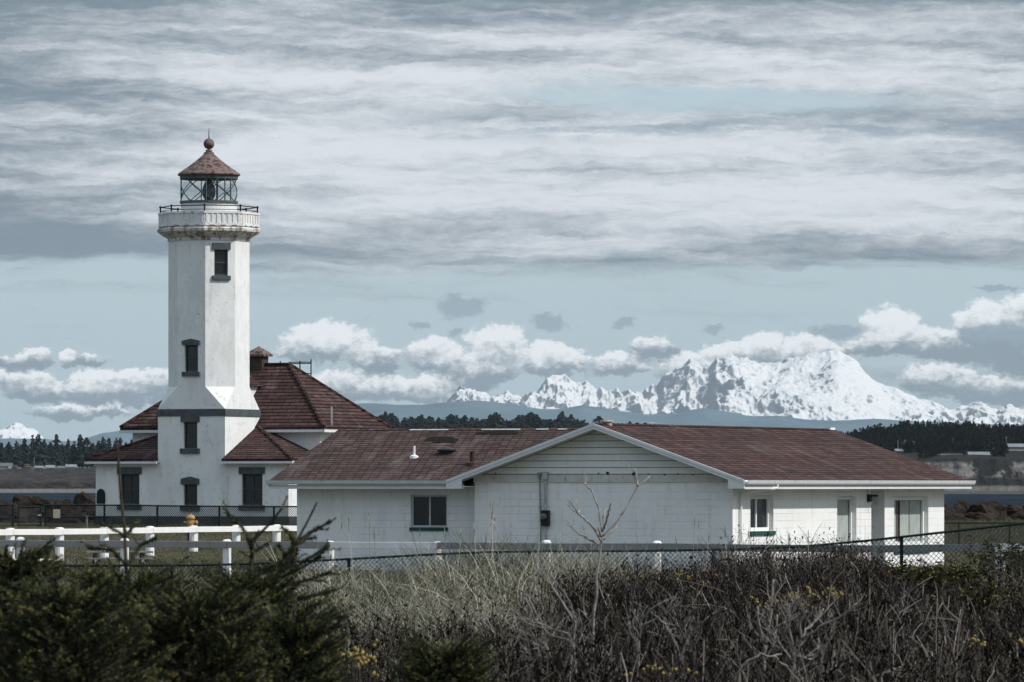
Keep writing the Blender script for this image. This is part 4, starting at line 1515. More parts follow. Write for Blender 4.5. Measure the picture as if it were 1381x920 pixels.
    build_each(mb, 'gutter', M_gutter, root, recalc=True)
    mb = MB()
    mb.box(OV - 0.02, OV + .001, y0 + .03, y1, ez - .25, ez - .135)
    mb.box(xe, -W - OV - .005, rec - OV - .001, rec - OV + .02, ez - .25, ez - .135)
    build_each(mb, 'eave_board', M_trimwhite, root)
    # downpipe at the corner
    k1, Yk = fr.along((0, 0), Yd, 996)
    mb = MB().path([(OV + .05, k1 + 1.3, ez - .12), (OV + .05, k1 + 1.25, ez - .22), (0.30, k1 + .3, ez - .32), (0.06, k1 + .08, ez - .40), (0.06, k1 + .04, ez - .55), (0.06, k1 + .04, 0.05)],
                   [.038] * 6, 8)
    mb.build('downpipe', M_white, root)
    # --- windows
    window(root, (xl, rec), X, nf, hw, 0.10, M_alum, M_darkglass, bars_v=(0.5,), fw=0.055, sill=(0.03, 0.05, 0.10, M_greensill))
    window(root, (0, 0), Yd, nr, h1, 0.18, M_white, M_darkglass, bars_v=(0.46,), fw=0.10, sill=(0.05, 0.06, 0.11, M_greensill))
    window(root, (0, 0), Yd, nr, h2, 0.18, M_white, M_glass, fw=0.10, bars_h=(0.12,), sill=(0.05, 0.06, 0.11, M_greensill), curtain=((0.0, 0.93, M_curtain),))
    window(root, (0, 0), Yd, nr, h3, 0.18, M_white, M_glass, fw=0.12, bars_h=(0.12,), sill=(0.05, 0.06, 0.11, M_greensill),
           curtain=((0.0, 0.24, M_curtain), (0.25, 0.31, M_pinkcurtain), (0.36, 0.62, M_curtain), (0.64, 0.96, M_curtain)))
    # recessed door
    dm = MB()
    dm.box(-1.48, -1.43, a0 + .12, a1 - .1, 0.0, 2.1)
    dr = dm.build('door', M_white, root)
    MB().lathe([(0.03, 1.0), (.04, 1.03), (.03, 1.06)], 10, (-1.40, a0 + .25)).build('handle', M_black, dr)
    # lamp on the wall by the recess, with its conduit
    kl, Yl = fr.along((0, 0), Yd, 1170.5)
    zl = fr.z(673, Yl)
    lm = MB()
    lm.box(0.002, 0.10, kl - .09, kl + .12, zl - .10, zl + .12)
    lm.box(0.10, 0.30, kl - .02, kl + .10, zl + .05, zl + .11)
    lp = lm.build('wall_lamp', M_black, root, bevel=0.01)
    MB().lathe([(0.05, zl - .20), (0.075, zl - .17), (0.075, zl + .045), (.05, zl + .05)], 14, (0.22, kl + .05)).build('lamp_glass', M_glass, lp, smooth=False)
    MB().tube((0.03, kl - .03, zl + .12), (0.03, kl - .03, 2.40), 0.03, n=8).build('conduit', M_white, lp)
    # electricity meter and its two conduits on the gable wall
    k, Yk = fr.along((-W, 0), X, 738)
    xm = -W + k
    zt, zb2 = fr.z(689, Yk), fr.z(710, Yk)
    mb = MB()
    mb.box(xm - .13, xm + .10, -0.17, -0.004, zb2, zt)
    me_ = mb.build('electric_meter', M_black, root, bevel=0.012)
    MB().path([(xm - .03, -0.17, zt - .17), (xm - .03, -0.21, zt - .17), (xm - .03, -0.26, zt - .17), (xm - .03, -0.275, zt - .17)], [.095, .095, .08, .02], 18).build('meter_glass', M_lens, me_)
    cb = MB()
    ztop = fr.z(637, Yk)
    cb.tube((xm - .02, -0.075, zt), (xm - .02, -0.075, ztop - .12), 0.04, n=10)
    cb.tube((xm - .02, -0.06, 0.05), (xm - .02, -0.06, zb2), 0.03, n=10)
    cb.hexa([(xm - .09, -.16, ztop - .22), (xm + .05, -.16, ztop - .22), (xm + .05, -.036, ztop - .22), (xm - .09, -.036, ztop - .22),
             (xm - .11, -.15, ztop), (xm + .07, -.15, ztop), (xm + .07, -.036, ztop), (xm - .11, -.036, ztop)])
    cb.build('conduit', M_galv, root)
    k2, _ = fr.along((-W, 0), X, 729.5)
    x2 = -W + k2
    cb = MB().path([(x2 + .01, -.05, 0.05), (x2 + .01, -.05, 1.5), (x2, -.055, 2.2), (x2 - .02, -.06, ztop - .12)], [.02] * 4, 8)
    cb.box(x2 - .06, x2 + .03, -.11, -.036, ztop - .14, ztop - .02)
    cb.tube((x2 - .0, -.052, 1.82), (x2 - .0, -.052, 1.86), .035, n=8)
    cb.build('conduit', M_greyrail, root)
    # bits on the main ridge
    MB().lathe([(0.16, rz - .06), (.15, rz + .05), (.20, rz + .06), (.18, rz + .10), (.02, rz + .11)], 12, (-W / 2, y0 + .9)).build('roof_vent', M_signtan, rm)
    MB().box(-W / 2 - .08, -W / 2 + .12, L + .3, L + .7, rz - .02, rz + .055).build('ridge_flashing', M_white, rm)
    return fr


HF = build_house()

# ------------------------------------------------------------------ the lighthouse

def build_lighthouse():
    X0, Y0, b, GZ = -11.363, 211.0, 1.409, 0.0
    fr = Frame(X0, Y0, 0.0)
    root = thing('lighthouse', 'white octagonal lighthouse tower with rusty lantern roof and red roofed keeper building attached', 'lighthouse', (X0, Y0, 0.0), -TH)
    Z = lambda py, Y=Y0: CZ + (HY - py) * Y / F
    f = (0, -1)
    ang = [math.pi / 8 + k * math.pi / 4 for k in range(8)]
    oc = lambda ap, z: [(ap / math.cos(math.pi / 8) * math.cos(a), ap / math.cos(math.pi / 8) * math.sin(a), z) for a in ang]
    zg = 0.55                                # below the turf
    z_band0, z_band1, z_oct = Z(562.5), Z(553), Z(523)
    z_top = Z(321)
    # square base
    wins = {}
    mb = MB()
    pf = (-b, -b)
    h3 = fr.hole(pf, (1, 0), 247.5, 266, 570, 605.5)
    h4 = fr.hole(pf, (1, 0), 247.5, 266, 654, 682)
    mb.wall(pf, (1, 0), f, 2 * b, zg, z_band0, [h3, h4], 0.16)
    mb.wall((b, -b), (0, 1), (1, 0), 2 * b, zg, z_band0)
    mb.wall((b, b), (-1, 0), (0, 1), 2 * b, zg, z_band0)
    mb.wall((-b, b), (0, -1), (-1, 0), 2 * b, zg, z_band0)
    # broach: square to octagon
    o = oc(b, z_oct)
    sq = [(b, b, z_band1), (-b, b, z_band1), (-b, -b, z_band1), (b, -b, z_band1)]
    # octagon edges k -> k+1 ; face normals at 45*(k+1) degrees
    for k in range(8):
        p, q = o[k], o[(k + 1) % 8]
        deg = (k + 1) * 45 % 360
        if deg % 90 == 45:
            c = {45: sq[0], 135: sq[1], 225: sq[2], 315: sq[3]}[deg]
            mb.face([p, c, q][::-1] if False else [q, p, c])
        else:
            c1, c2 = {90: (sq[0], sq[1]), 180: (sq[1], sq[2]), 270: (sq[2], sq[3]), 0: (sq[3], sq[0])}[deg]
            mb.face([c1, c2, q, p])
    # shaft
    hs = {}
    for k in range(8):
        p, q = o[k], o[(k + 1) % 8]
        deg = (k + 1) * 45 % 360
        L = math.hypot(q[0] - p[0], q[1] - p[1])
        d = ((q[0] - p[0]) / L, (q[1] - p[1]) / L)
        n = (math.cos(R(deg)), math.sin(R(deg)))
        holes = []
        if deg == 270:
            holes = [fr.hole(p[:2], d, 249, 267, 466, 502)]
        if deg == 315:
            holes = [fr.hole(p[:2], d, 289, 307.5, 336, 371)]
        hs[deg] = (p[:2], d, n, holes[0] if holes else None)
        mb.wall(p[:2], d, n, L, z_oct, z_top, holes, 0.16)
    tw = mb.build('tower', M_plaster, root, recalc=False)
    MB().box(-b - .035, b + .035, -b - .035, b + .035, z_band0, z_band1).build('belt_course', M_trim, tw)
    sash = dict(frame_m=M_trim_dark, pane_m=M_darkglass, fw=0.06, bars_h=(0.5,))
    window(root, pf, (1, 0), f, h3, 0.13, sill=(.11, .10, .19, M_trim), lintel=(.10, .05, Z(562.5) - h3[3] - .01, M_trim, False), **sash)
    window(root, pf, (1, 0), f, h4, 0.13, sill=(.11, .10, .22, M_trim), lintel=(.09, .07, .29, M_trim, True), **sash)
    p, d, n, h = hs[270]
    window(root, p, d, n, h, 0.13, sill=(.09, .08, .17, M_trim), lintel=(.09, .07, .27, M_trim, True), **sash)
    p, d, n, h = hs[315]
    window(root, p, d, n, h, 0.13, sill=(.09, .08, .17, M_trim), lintel=(.09, .06, .24, M_trim, False), **sash)
    # corbelled cornice and gallery parapet (octagonal)
    ph = math.pi / 8
    cs = 1 / math.cos(ph)
    ap = lambda px: px * Y0 / F / 1.0
    prof = [(b, z_top - .12), (b + .03, z_top - .12), (b + .03, z_top - .02), (b + .10, z_top + .03), (b + .22, z_top + .10), (b + .30, Z(315)), (b + .38, Z(313)), (b + .40, Z(309.5)), (b + .31, Z(307))]
    MB().lathe([(r * cs, z) for r, z in prof], 8, phase=ph).build('cornice', M_cornice, tw)
    ra = b + .335
    mb = MB()
    zp0, zp1 = Z(306.9), Z(287)
    mb.lathe([(ra * cs, zp0), (ra * cs, zp1 - .08), ((ra + .035) * cs, zp1 - .075), ((ra + .035) * cs, zp1), ((ra - .14) * cs, zp1), ((ra - .14) * cs, zp0 + .06)], 8, phase=ph)
    # raised ribs between the panels
    for k in range(8):
        a0, a1 = ang[k], ang[(k + 1) % 8]
        A = Vector((ra * cs * math.cos(a0), ra * cs * math.sin(a0)))
        B = Vector((ra * cs * math.cos(a1), ra * cs * math.sin(a1)))
        D = (B - A).normalized()
        n = (math.cos(a0 + math.pi / 8), math.sin(a0 + math.pi / 8))
        Ls = (B - A).length
        for j in range(7):
            c = Ls * (j + .5) / 7 if False else .10 + (Ls - .2) * j / 6
            mb.wbox(A, D, n, c - .035, c + .035, 0.0, 0.028, zp0 + .12, zp1 - .09)
        mb.wbox(A, D, n, .02, Ls - .02, 0.0, 0.030, zp0 + .015, zp0 + .12)
    mb.build('parapet', M_parapet, tw)
    mb = MB()
    for k in range(8):
        a0, a1 = ang[k], ang[(k + 1) % 8]
        A = Vector((ra * cs * math.cos(a0), ra * cs * math.sin(a0)))
        B = Vector((ra * cs * math.cos(a1), ra * cs * math.sin(a1)))
        for t in (.2, .5, .8):
            c = A.lerp(B, t)
            n = Vector((math.cos(a0 + math.pi / 8), math.sin(a0 + math.pi / 8)))
            D = (B - A).normalized()
            mb.wbox(c, D, n, -.10, .10, .03, .034, zp0 + .02, zp0 + .042)
    build_each(mb, 'scupper', M_black, tw)
    MB().lathe([((ra - .15) * cs, zp0 + .02), ((ra - .15) * cs, zp0 + .10)], 8, phase=ph).build('gallery_deck', M_trim, tw)
    # railing
    mb = MB()
    zr = Z(279.2)
    rr = ra - .06
    pts = [Vector((rr * cs * math.cos(a), rr * cs * math.sin(a), 0)) for a in ang]
    for k in range(8):
        p = pts[k]
        mb.lathe([(.03, zp1 - .01), (.03, zr - .03), (.048, zr - .02), (.05, zr + .02), (.02, zr + .05)], 8, (p.x, p.y))
        q = pts[(k + 1) % 8]
        mb.tube((p.x, p.y, zr), (q.x, q.y, zr), .022, n=6)
        mb.tube((p.x, p.y, zp1 + .07), (q.x, q.y, zp1 + .07), .014, n=6)
    mb.build('railing', M_black, tw)
    # lantern
    rl = 38.2 * Y0 / F
    zl0, zl1 = Z(273.5), Z(239)
    MB().lathe([(rl - .02, zp0 + .1), (rl - .02, zl0 - .04), (rl - .03, zl0 - .02)], 40).build('lantern_wall', M_white, root, smooth=False)
    ln = MB()
    ln.lathe([(rl - .08, zl0 - .02), (rl + .03, zl0 - .02), (rl + .03, zl0 + .07), (rl - .08, zl0 + .07)], 40)
    ln.lathe([(rl - .08, zl1 - .07), (rl + .02, zl1 - .07), (rl + .04, zl1 + .10), (rl - .08, zl1 + .10)], 40)
    # diagonal astragals and a few uprights
    nb, span = 7, R(62)
    for k in range(nb):
        for s in (1, -1):
            a = 2 * math.pi * k / nb
            ln.path([((rl - .01) * math.cos(a + s * span * t), (rl - .01) * math.sin(a + s * span * t), zl0 + .06 + (zl1 - zl0 - .12) * t) for t in np.linspace(0, 1, 7)], [.017] * 7, 5)
    for a in (R(-28), R(-12), R(100), R(200), R(292)):
        ln.tube(((rl - .01) * math.cos(a), (rl - .01) * math.sin(a), zl0), ((rl - .01) * math.cos(a), (rl - .01) * math.sin(a), zl1), .028, n=6)
    lant = ln.build('lantern_frame', M_lanternmetal, root)
    mb = MB()
    n = 40
    for i in range(n):
        a, c = 2 * math.pi * i / n, 2 * math.pi * (i + 1) / n
        r_ = rl - .035
        mb.face([(r_ * math.cos(a), r_ * math.sin(a), zl0), (r_ * math.cos(c), r_ * math.sin(c), zl0), (r_ * math.cos(c), r_ * math.sin(c), zl1), (r_ * math.cos(a), r_ * math.sin(a), zl1)])
    mb.build('lantern_glass', M_lantern_glass, lant)
    # lens: barrel of stacked rings on a pedestal, dark red panels beside it
    zc = (zl0 + zl1) / 2
    prof = []
    for i in range(23):
        t = i / 22
        r_ = .09 + .15 * math.sin(math.pi * t) + (.022 if i % 2 else 0)
        prof.append((r_, zl0 + .02 + (zl1 - zl0 - .12) * t))
    mb = MB().lathe(prof, 24)
    mb.build('lens', M_lens, lant, smooth=True)
    mb = MB()
    for a in (R(205), R(25)):
        ca, sa = math.cos(a), math.sin(a)
        mb.hexa([(ca * .27 - sa * .05, sa * .27 + ca * .05, zl0), (ca * .27 + sa * .05, sa * .27 - ca * .05, zl0), (ca * .30 + sa * .05, sa * .30 - ca * .05, zl0), (ca * .30 - sa * .05, sa * .30 + ca * .05, zl0),
                 (ca * .27 - sa * .05, sa * .27 + ca * .05, zl1), (ca * .27 + sa * .05, sa * .27 - ca * .05, zl1), (ca * .30 + sa * .05, sa * .30 - ca * .05, zl1), (ca * .30 - sa * .05, sa * .30 + ca * .05, zl1)])
    build_each(mb, 'lens_panel', M_red, lant)
    # roof, ball and spike
    zr0, zr1 = Z(236), Z(207.5)
    rr_ = 42.3 * Y0 / F
    prof = [(rl - .06, zr0 + .02), (rr_ - .02, zr0 - .015), (rr_, zr0 + .0), (rr_, zr0 + .035), (rr_ * .985, zr0 + .06)]
    for t in np.linspace(.15, 1, 8):
        prof.append((rr_ * (1 - t) + .20 * t - .045 * math.sin(math.pi * t), zr0 + .06 + (zr1 - zr0 - .06) * t))
    prof += [(.19, zr1 + .07), (.10, zr1 + .09)]
    dome = MB().lathe(prof, 32).build('lantern_roof', M_rustroof, root, smooth=False)
    zb = Z(193.5)
    prof = [(.10, zr1 + .08), (.13, zr1 + .12), (.13, zr1 + .15), (.09, zr1 + .17)]
    for t in np.linspace(-0.43, 0.49, 14):
        prof.append((.205 * math.cos(math.pi * t), zb + .205 * math.sin(math.pi * t)))
    prof += [(.025, zb + .21), (.02, zb + .32), (.008, Z(172))]
    MB().lathe(prof, 24).build('ball_finial', M_rustroof, dome, smooth=True)

    # ---- keeper building: low front wing flush with the tower, taller block behind
    ww, wd = 4.05, 1.35                     # half width, back of the wing
    he = 3.36
    pt = 0.432
    zbase = 0.5
    plz = Z(697, 209.7)
    pL = (-ww, -b)
    hl = fr.hole(pL, (1, 0), 162, 188, 640, 681)
    hr = fr.hole(pL, (1, 0), 326, 354, 640, 682)
    mb = MB()
    pLr = (b + .002, -b)
    mb.wall(pL, (1, 0), f, ww - b - .002, zbase, he, [hl], 0.16)
    hr2 = (hr[0] - ww - b - .002, hr[1] - ww - b - .002, hr[2], hr[3])
    mb.wall(pLr, (1, 0), f, ww - b - .002, zbase, he, [hr2], 0.16)
    mb.wall((ww, -b), (0, 1), (1, 0), wd + b, zbase, he)
    mb.wall((-ww, wd), (0, -1), (-1, 0), wd + b, zbase, he)
    build_each(mb, 'front_wing_wall', M_plaster, root)
    # back block
    ye, hh, D, ov = 0.998, 4.32, 5.74, .35
    ze, zri = Z(577, 211), Z(493, 214.5)
    xw, ya, yb = hh - ov, ye + ov, ye + D - ov
    mb = MB()
    zw = ze - .06
    mb.wall((-xw, ya), (1, 0), f, 2 * xw, zbase, zw)
    mb.wall((xw, ya + .001), (0, 1), (1, 0), yb - ya, zbase, zw)
    mb.wall((xw, yb), (-1, 0), (0, 1), 2 * xw, zbase, zw)
    mb.wall((-xw, yb), (0, -1), (-1, 0), yb - ya, zbase, zw)
    mb.build('back_block_wall', M_plaster, root)
    # plinth
    mb = MB()
    mb.box(-ww - .04, ww + .04, -b - .04, -b - .002, zbase, plz)
    mb.box(ww + .002, ww + .04, -b, wd, zbase, plz)
    mb.build('plinth', M_plinth, root)
    # front wing roof (hipped, pierced by the tower)
    e = .30
    ex, ey = ww + e, -b - e
    run = 2.95
    zr = he + .05
    A = [(-ex, ey, zr), (ex, ey, zr), (ex - run, ey + run, zr + run * pt), (-ex + run, ey + run, zr + run * pt)]
    mb = MB()
    # front slope in two halves either side of the tower
    def cut(x0, x1):
        pts = []
        pts.append((x0, ey, zr))
        pts.append((x1, ey, zr))
        return pts
    g = .004
    zt_ = zr + run * pt
    yt_ = ey + run
    mb.slab([(-ex, ey, zr), (-b - g, ey, zr), (-b - g, yt_, zt_), (-ex + run, yt_, zt_)], .08)
    mb.slab([(b + g, ey, zr), (ex, ey, zr), (ex - run, yt_, zt_), (b + g, yt_, zt_)] if ex - run > b else [(b + g, ey, zr), (ex, ey, zr), (b + g, ey + (ex - b - g), zr + (ex - b - g) * pt)], .08)
    mb.slab([(ex, ey, zr), (ex, wd + .1, zr), (ex - run, wd + .1, zt_), (ex - run, yt_, zt_)], .08)
    mb.slab([(-ex + run, yt_, zt_), (-ex + run, wd + .1, zt_), (-ex, wd + .1, zr), (-ex, ey, zr)], .08)
    # short return eaves in front of the tower corners
    wrf = mb.build('wing_roof', M_shing_light, root)
    mb = MB()
    for s in (1, -1):
        mb.path([(s * ex, ey, zr + .01), (s * (ex - run), yt_, zt_ + .01)], [.07, .07], 6)
    build_each(mb, 'hip_cap', M_shing_light, wrf)
    mb = MB()
    mb.box(-ex + .04, -b + .09, ey + .03, -b - .001, he - .075, he - .035)
    mb.box(b - .09, ex - .04, ey + .03, -b - .001, he - .075, he - .035)
    mb.box(-ex, -b + .10, ey - .02, ey + .03, he - .11, he - .03)
    mb.box(b - .10, ex, ey - .02, ey + .03, he - .11, he - .03)
    mb.box(ww + .001, ex - .03, -b, wd, he - .075, he - .035)
    mb.box(ex - .03, ex + .02, ey - .02, wd, he - .11, he - .03)
    mb.box(-ex - .02, -ex + .03, ey - .02, wd, he - .11, he - .03)
    # mouldings under the eaves
    mb.box(-ww - .05, -b - .003, -b - .06, -b - .002, he - .2, he - .076)
    mb.box(b + .003, ww + .05, -b - .06, -b - .002, he - .2, he - .076)
    mb.box(ww + .002, ww + .06, -b - .06, wd, he - .2, he - .076)
    build_each(mb, 'eave', M_trimwhite, wrf)
    # main hipped roof
    Rx = 1.42
    ym = ye + D / 2
    mb = MB()
    c = [(-hh, ye, ze), (hh, ye, ze), (hh, ye + D, ze), (-hh, ye + D, ze)]
    r0, r1 = (-Rx, ym, zri), (Rx, ym, zri)
    gz2 = g
    # front slope is split round the tower
    def on_front(x, y):
        return (x, y, ze + (y - ye) * (zri - ze) / (D / 2))
    yb2 = b + .006
    mb.slab([c[0], on_front(-b - g, ye), on_front(-b - g, yb2), on_front(b + g, yb2), on_front(b + g, ye), c[1], r1, r0], .10)
    mb.slab([c[1], c[2], r1], .10)
    mb.slab([c[2], c[3], r0, r1], .10)
    mb.slab([c[3], c[0], r0], .10)
    mr = mb.build('main_roof', M_shing_light, root)
    mb = MB()
    for s, rdg in ((1, r1), (-1, r0)):
        for yy in (ye, ye + D):
            mb.path([(s * hh, yy, ze + .015), (rdg[0], ym, zri + .015)], [.075, .075], 6)
    mb.path([(-Rx, ym, zri + .01), (Rx, ym, zri + .01)], [.08, .08], 6)
    mb.build('hip_cap', M_shing_light, mr)
    mb = MB()
    for (x0, x1, y0, y1) in ((-hh - .02, -b - .05, ye - .03, ye + .02), (b + .05, hh + .02, ye - .03, ye + .02), (hh - .02, hh + .03, ye - .03, ye + D + .03), (-hh - .03, -hh + .02, ye - .03, ye + D + .03)):
        mb.box(x0, x1, y0, y1, ze - .19, ze - .09)
    mb.box(-hh + .03, -b - .05, ye + .021, ya - .002, ze - .16, ze - .12)
    mb.box(b + .05, hh - .03, ye + .021, ya - .002, ze - .16, ze - .12)
    mb.box(xw + .002, hh - .03, ya, yb, ze - .16, ze - .12)
    build_each(mb, 'eave', M_trimwhite, mr)
    # ridge ventilator and a little hipped dormer beside the tower
    cx, cy = .12, ym
    zz = zri
    mb = MB()
    mb.box(cx - .27, cx + .27, cy - .27, cy + .27, zz - .35, Z(481, 214.5))
    cup = mb.build('ridge_ventilator', M_brownwood, root)
    zt1, zt2 = Z(481.5, 214.5), Z(467.5, 214.5)
    mb = MB()
    mb.box(cx - .40, cx + .40, cy - .40, cy + .40, zt1, zt1 + .07)
    q = [(cx - .41, cy - .41, zt1 + .072), (cx + .41, cy - .41, zt1 + .072), (cx + .41, cy + .41, zt1 + .072), (cx - .41, cy + .41, zt1 + .072)]
    tp = (cx, cy, zt2)
    for i in range(4):
        mb.face([q[i], q[(i + 1) % 4], tp])
    mb.build('ventilator_cap', M_rustroof, cup)
    mb = MB()
    dy0, dz = 2.15, 6.20
    mb.box(-.62, .62, dy0, 3.4, 5.5, dz)
    dm = mb.build('dormer', M_trimwhite, root)
    mb = MB()
    q = [(-.80, dy0 - .18, dz), (.80, dy0 - .18, dz), (.80, 3.7, dz), (-.80, 3.7, dz)]
    u0, u1 = (0, dy0 + .45, dz + .44), (0, 3.7, dz + .44)
    for fc in ([q[0], q[1], u0], [q[1], q[2], u1, u0], [q[3], q[0], u0, u1], [q[2], q[3], u1], q[::-1]):
        mb.face(fc)
    mb.build('dormer_roof', M_shing_light, dm)
    # pipe railing standing on the back slope
    mb = MB()
    yr_ = 5.3
    zrail = Z(491.5, 216)
    def rx(px):
        k, _ = fr.along((0, yr_), (1, 0), px)
        return k
    zroof = zri - (yr_ - ym) * (zri - ze) / (D / 2) - .1
    mb.tube((rx(352), yr_, zrail), (rx(419.5), yr_, zrail), .022, n=6)
    mb.tube((rx(390), yr_, zrail + .05), (rx(419.5), yr_, zrail + .05), .02, n=6)
    for px, zt3 in ((365, zrail), (378, zrail + .1), (390, zrail + .06), (404.5, zrail + .1), (419.5, zrail + .16)):
        mb.tube((rx(px), yr_, zroof), (rx(px), yr_, zt3), .026, n=6)
    mb.tube((rx(411), yr_, Z(505, 216)), (rx(419.5), yr_, Z(505, 216)), .02, n=6)
    mb.build('roof_railing', M_black, mr)
    k, Yp = fr.along((hh + .05, 0), (0, 1), 452.5)
    MB().tube((hh - .12, k, ze - .1), (hh - .12, k, Z(549, Yp)), .035, n=8).build('vent_pipe', M_galv, mr)
    # windows of the wing, with heads and sills
    window(root, pL, (1, 0), f, hl, 0.13, M_trim_dark, M_darkglass, bars_v=(0.5,), bars_h=(0.5,), fw=.07, sill=(.10, .08, .2, M_trim), lintel=(.10, .06, .25, M_trim, False))
    w = window(root, pL, (1, 0), f, hr, 0.13, M_trim_dark, M_darkglass, bars_v=(0.5,), bars_h=(0.5,), fw=.07, sill=(.10, .08, .2, M_trim), lintel=(.10, .06, .25, M_trim, False))
    # dark arched hatch on the left wall
    k0, Y1 = fr.along(pL, (1, 0), 131)
    k1, _ = fr.along(pL, (1, 0), 142)
    z0, z1, z2 = Z(680, Y1), Z(668, Y1), Z(660, Y1)
    mb = MB()
    prof = [(k0, z0), (k1, z0), (k1, z1)] + [((k0 + k1) / 2 + (k1 - k0) * .5 * math.cos(a), z1 + (z2 - z1) * math.sin(a)) for a in np.linspace(.25, math.pi - .25, 9)] + [(k0, z1)]
    mb.face([(-ww + s, -b - .05, z_) for s, z_ in prof])
    mb.face([(-ww + s, -b - .002, z_) for s, z_ in prof[::-1]])
    for i in range(len(prof)):
        (s1, za), (s2, zb_) = prof[i], prof[(i + 1) % len(prof)]
        mb.face([(-ww + s1, -b - .002, za), (-ww + s2, -b - .002, zb_), (-ww + s2, -b - .05, zb_), (-ww + s1, -b - .05, za)])
    mb.build('arched_shutter', M_plaque, root)
    # small drain pipes
    mb = MB()
    for px, py0, py1 in ((307, 642, 690), (217.5, 628, 643)):
        k, Yk = fr.along(pL, (1, 0), px)
        mb.tube((-ww + k, -b - .03, Z(py1, Yk)), (-ww + k, -b - .03, Z(py0, Yk)), .018, n=6)
    build_each(mb, 'drain_pipe', M_trimwhite, root)
    # faint bracket plate on the left face
    return fr


LF = build_lighthouse()

# ------------------------------------------------------------------ fences

def ground_z(x, y):
    return float(gz(np.array([x]), np.array([y]))[0])


def post_mb(w, h, cap=True):
    mb = MB()
    c = w * .5
    k = .22 * w
    oct_ = [(c, -c + k), (c, c - k), (c - k, c), (-c + k, c), (-c, c - k), (-c, -c + k), (-c + k, -c), (c - k, -c)]
    rings = [(1, -.3), (1, h - .10), (1.08, h - .095), (1.08, h - .045), (.8, h - .01), (.35, h)]
    base = len(mb.v)
    for s, z in rings:
        mb.v += [(x * s, y * s, z) for x, y in oct_]
    for r in range(len(rings) - 1):
        for i in range(8):
            j = (i + 1) % 8
            mb.f.append((base + r * 8 + i, base + r * 8 + j, base + (r + 1) * 8 + j, base + (r + 1) * 8 + i))
            mb.mi.append(0)
    mb.f.append(tuple(base + (len(rings) - 1) * 8 + i for i in range(8)))
    mb.mi.append(0)
    return mb


def beam(mb, p, q, h, t):
    """rail between two points: h tall, t thick"""
    p, q = Vector(p), Vector(q)
    d = (q - p)
    n = Vector((-d.y, d.x, 0)).normalized() * t / 2
    u = Vector((0, 0, h / 2))
    mb.hexa([p - n - u, q - n - u, q + n - u, p + n - u, p - n + u, q - n + u, q + n + u, p + n + u])


def white_fence():
    # farther fence: white top and bottom rails, running behind the house corner
    Yat = lambda px: 1 / (1 / 176.5 + (1 / 193.5 - 1 / 176.5) * px / 400)
    posts = [-44, 15.5, 82, 142, 204, 263, 320, 375, 431]
    r0 = P(204, 655, Yat(204))
    r0.z = 0
    root = thing('white_rail_fence', 'white two rail wooden fence in front of the hydrant and the lighthouse', 'fence', r0)
    pw = [P(px, 655, Yat(px)) for px in posts]
    for px, p in zip(posts, pw):
        g = ground_z(p.x, p.y)
        top = CZ + (HY - np.interp(px, [0, 380], [713, 708])) * p.y / F
        o = post_mb(.25, top - g).build('post', M_fencewhite, root)
        o.location = (p.x - r0.x - .05, p.y - r0.y + (.10 if px not in (142, 320) else .30), g)
        o.rotation_euler = (0, 0, R(40))
    for nm, pa, pb, h in (('top_rail', 719, 713.5, .185), ('bottom_rail', 757, 750.5, .14)):
        for i in range(len(posts) - 1):
            if nm == 'bottom_rail' and i in (2,):
                continue
            mb = MB()
            a, b = pw[i], pw[i + 1]
            za = CZ + (HY - np.interp(posts[i], [0, 380], [pa, pb])) * a.y / F + random.uniform(-.012, .012)
            zb = CZ + (HY - np.interp(posts[i + 1], [0, 380], [pa, pb])) * b.y / F + random.uniform(-.012, .012)
            if nm == 'bottom_rail' and i in (1, 3):
                zb -= .05 * (i == 1)
                za -= .07 * (i == 3)
            beam(mb, (a.x - r0.x + .05, a.y - r0.y - .04, za), (b.x - r0.x + .044, b.y - r0.y - .048, zb), h, .05)
            mb.build(nm, M_fencewhite, root, bevel=.008)
    # nearer fence with one peeling grey rail, passing in front of the house
    posts = [-112, 28, 168, 306, 445, 590, 737, 886, 1033, 1188, 1349, 1515]
    Yn = lambda px: np.interp(px, [-100, 500, 900, 1188, 1349, 1515], [131, 128, 124, 118, 112, 106])
    tops = lambda px: np.interp(px, [28, 306, 445, 590, 737, 886, 1033, 1188, 1349, 1515], [725, 728, 730, 731, 729, 730, 737, 738, 738, 741])
    r0 = P(590, 655, Yn(590))
    r0.z = 0
    root = thing('grey_rail_fence', 'fence with round topped white posts and one peeling grey rail before the block house', 'fence', r0)
    pw = [P(px, 655, float(Yn(px))) for px in posts]
    zt = []
    for px, p in zip(posts, pw):
        g = ground_z(p.x, p.y)
        top = CZ + (HY - tops(px)) * p.y / F
        zt.append(top)
        o = post_mb(.185, top - g).build('post', M_fencewhite if px not in (1033, 1188) else M_greyrail, root)
        o.location = (p.x - r0.x, p.y - r0.y, g)
        o.rotation_euler = (0, 0, random.uniform(-.1, .1))
    for i in range(len(posts) - 1):
        mb = MB()
        a, b = pw[i], pw[i + 1]
        za, zb = [CZ + (HY - np.interp(px, [0, 445, 590, 737, 886, 1033, 1188, 1349, 1515], [733.5, 736, 736.5, 738, 738, 740, 741, 739, 742])) * p.y / F for px, p in ((posts[i], a), (posts[i + 1], b))]
        beam(mb, (a.x - r0.x + .006, a.y - r0.y - .115, za), (b.x - r0.x - .006, b.y - r0.y - .115, zb), .155, .045)
        mb.build('rail', M_fencewhite if i in (4, 10) else M_greyrail, root, bevel=.008)


white_fence()


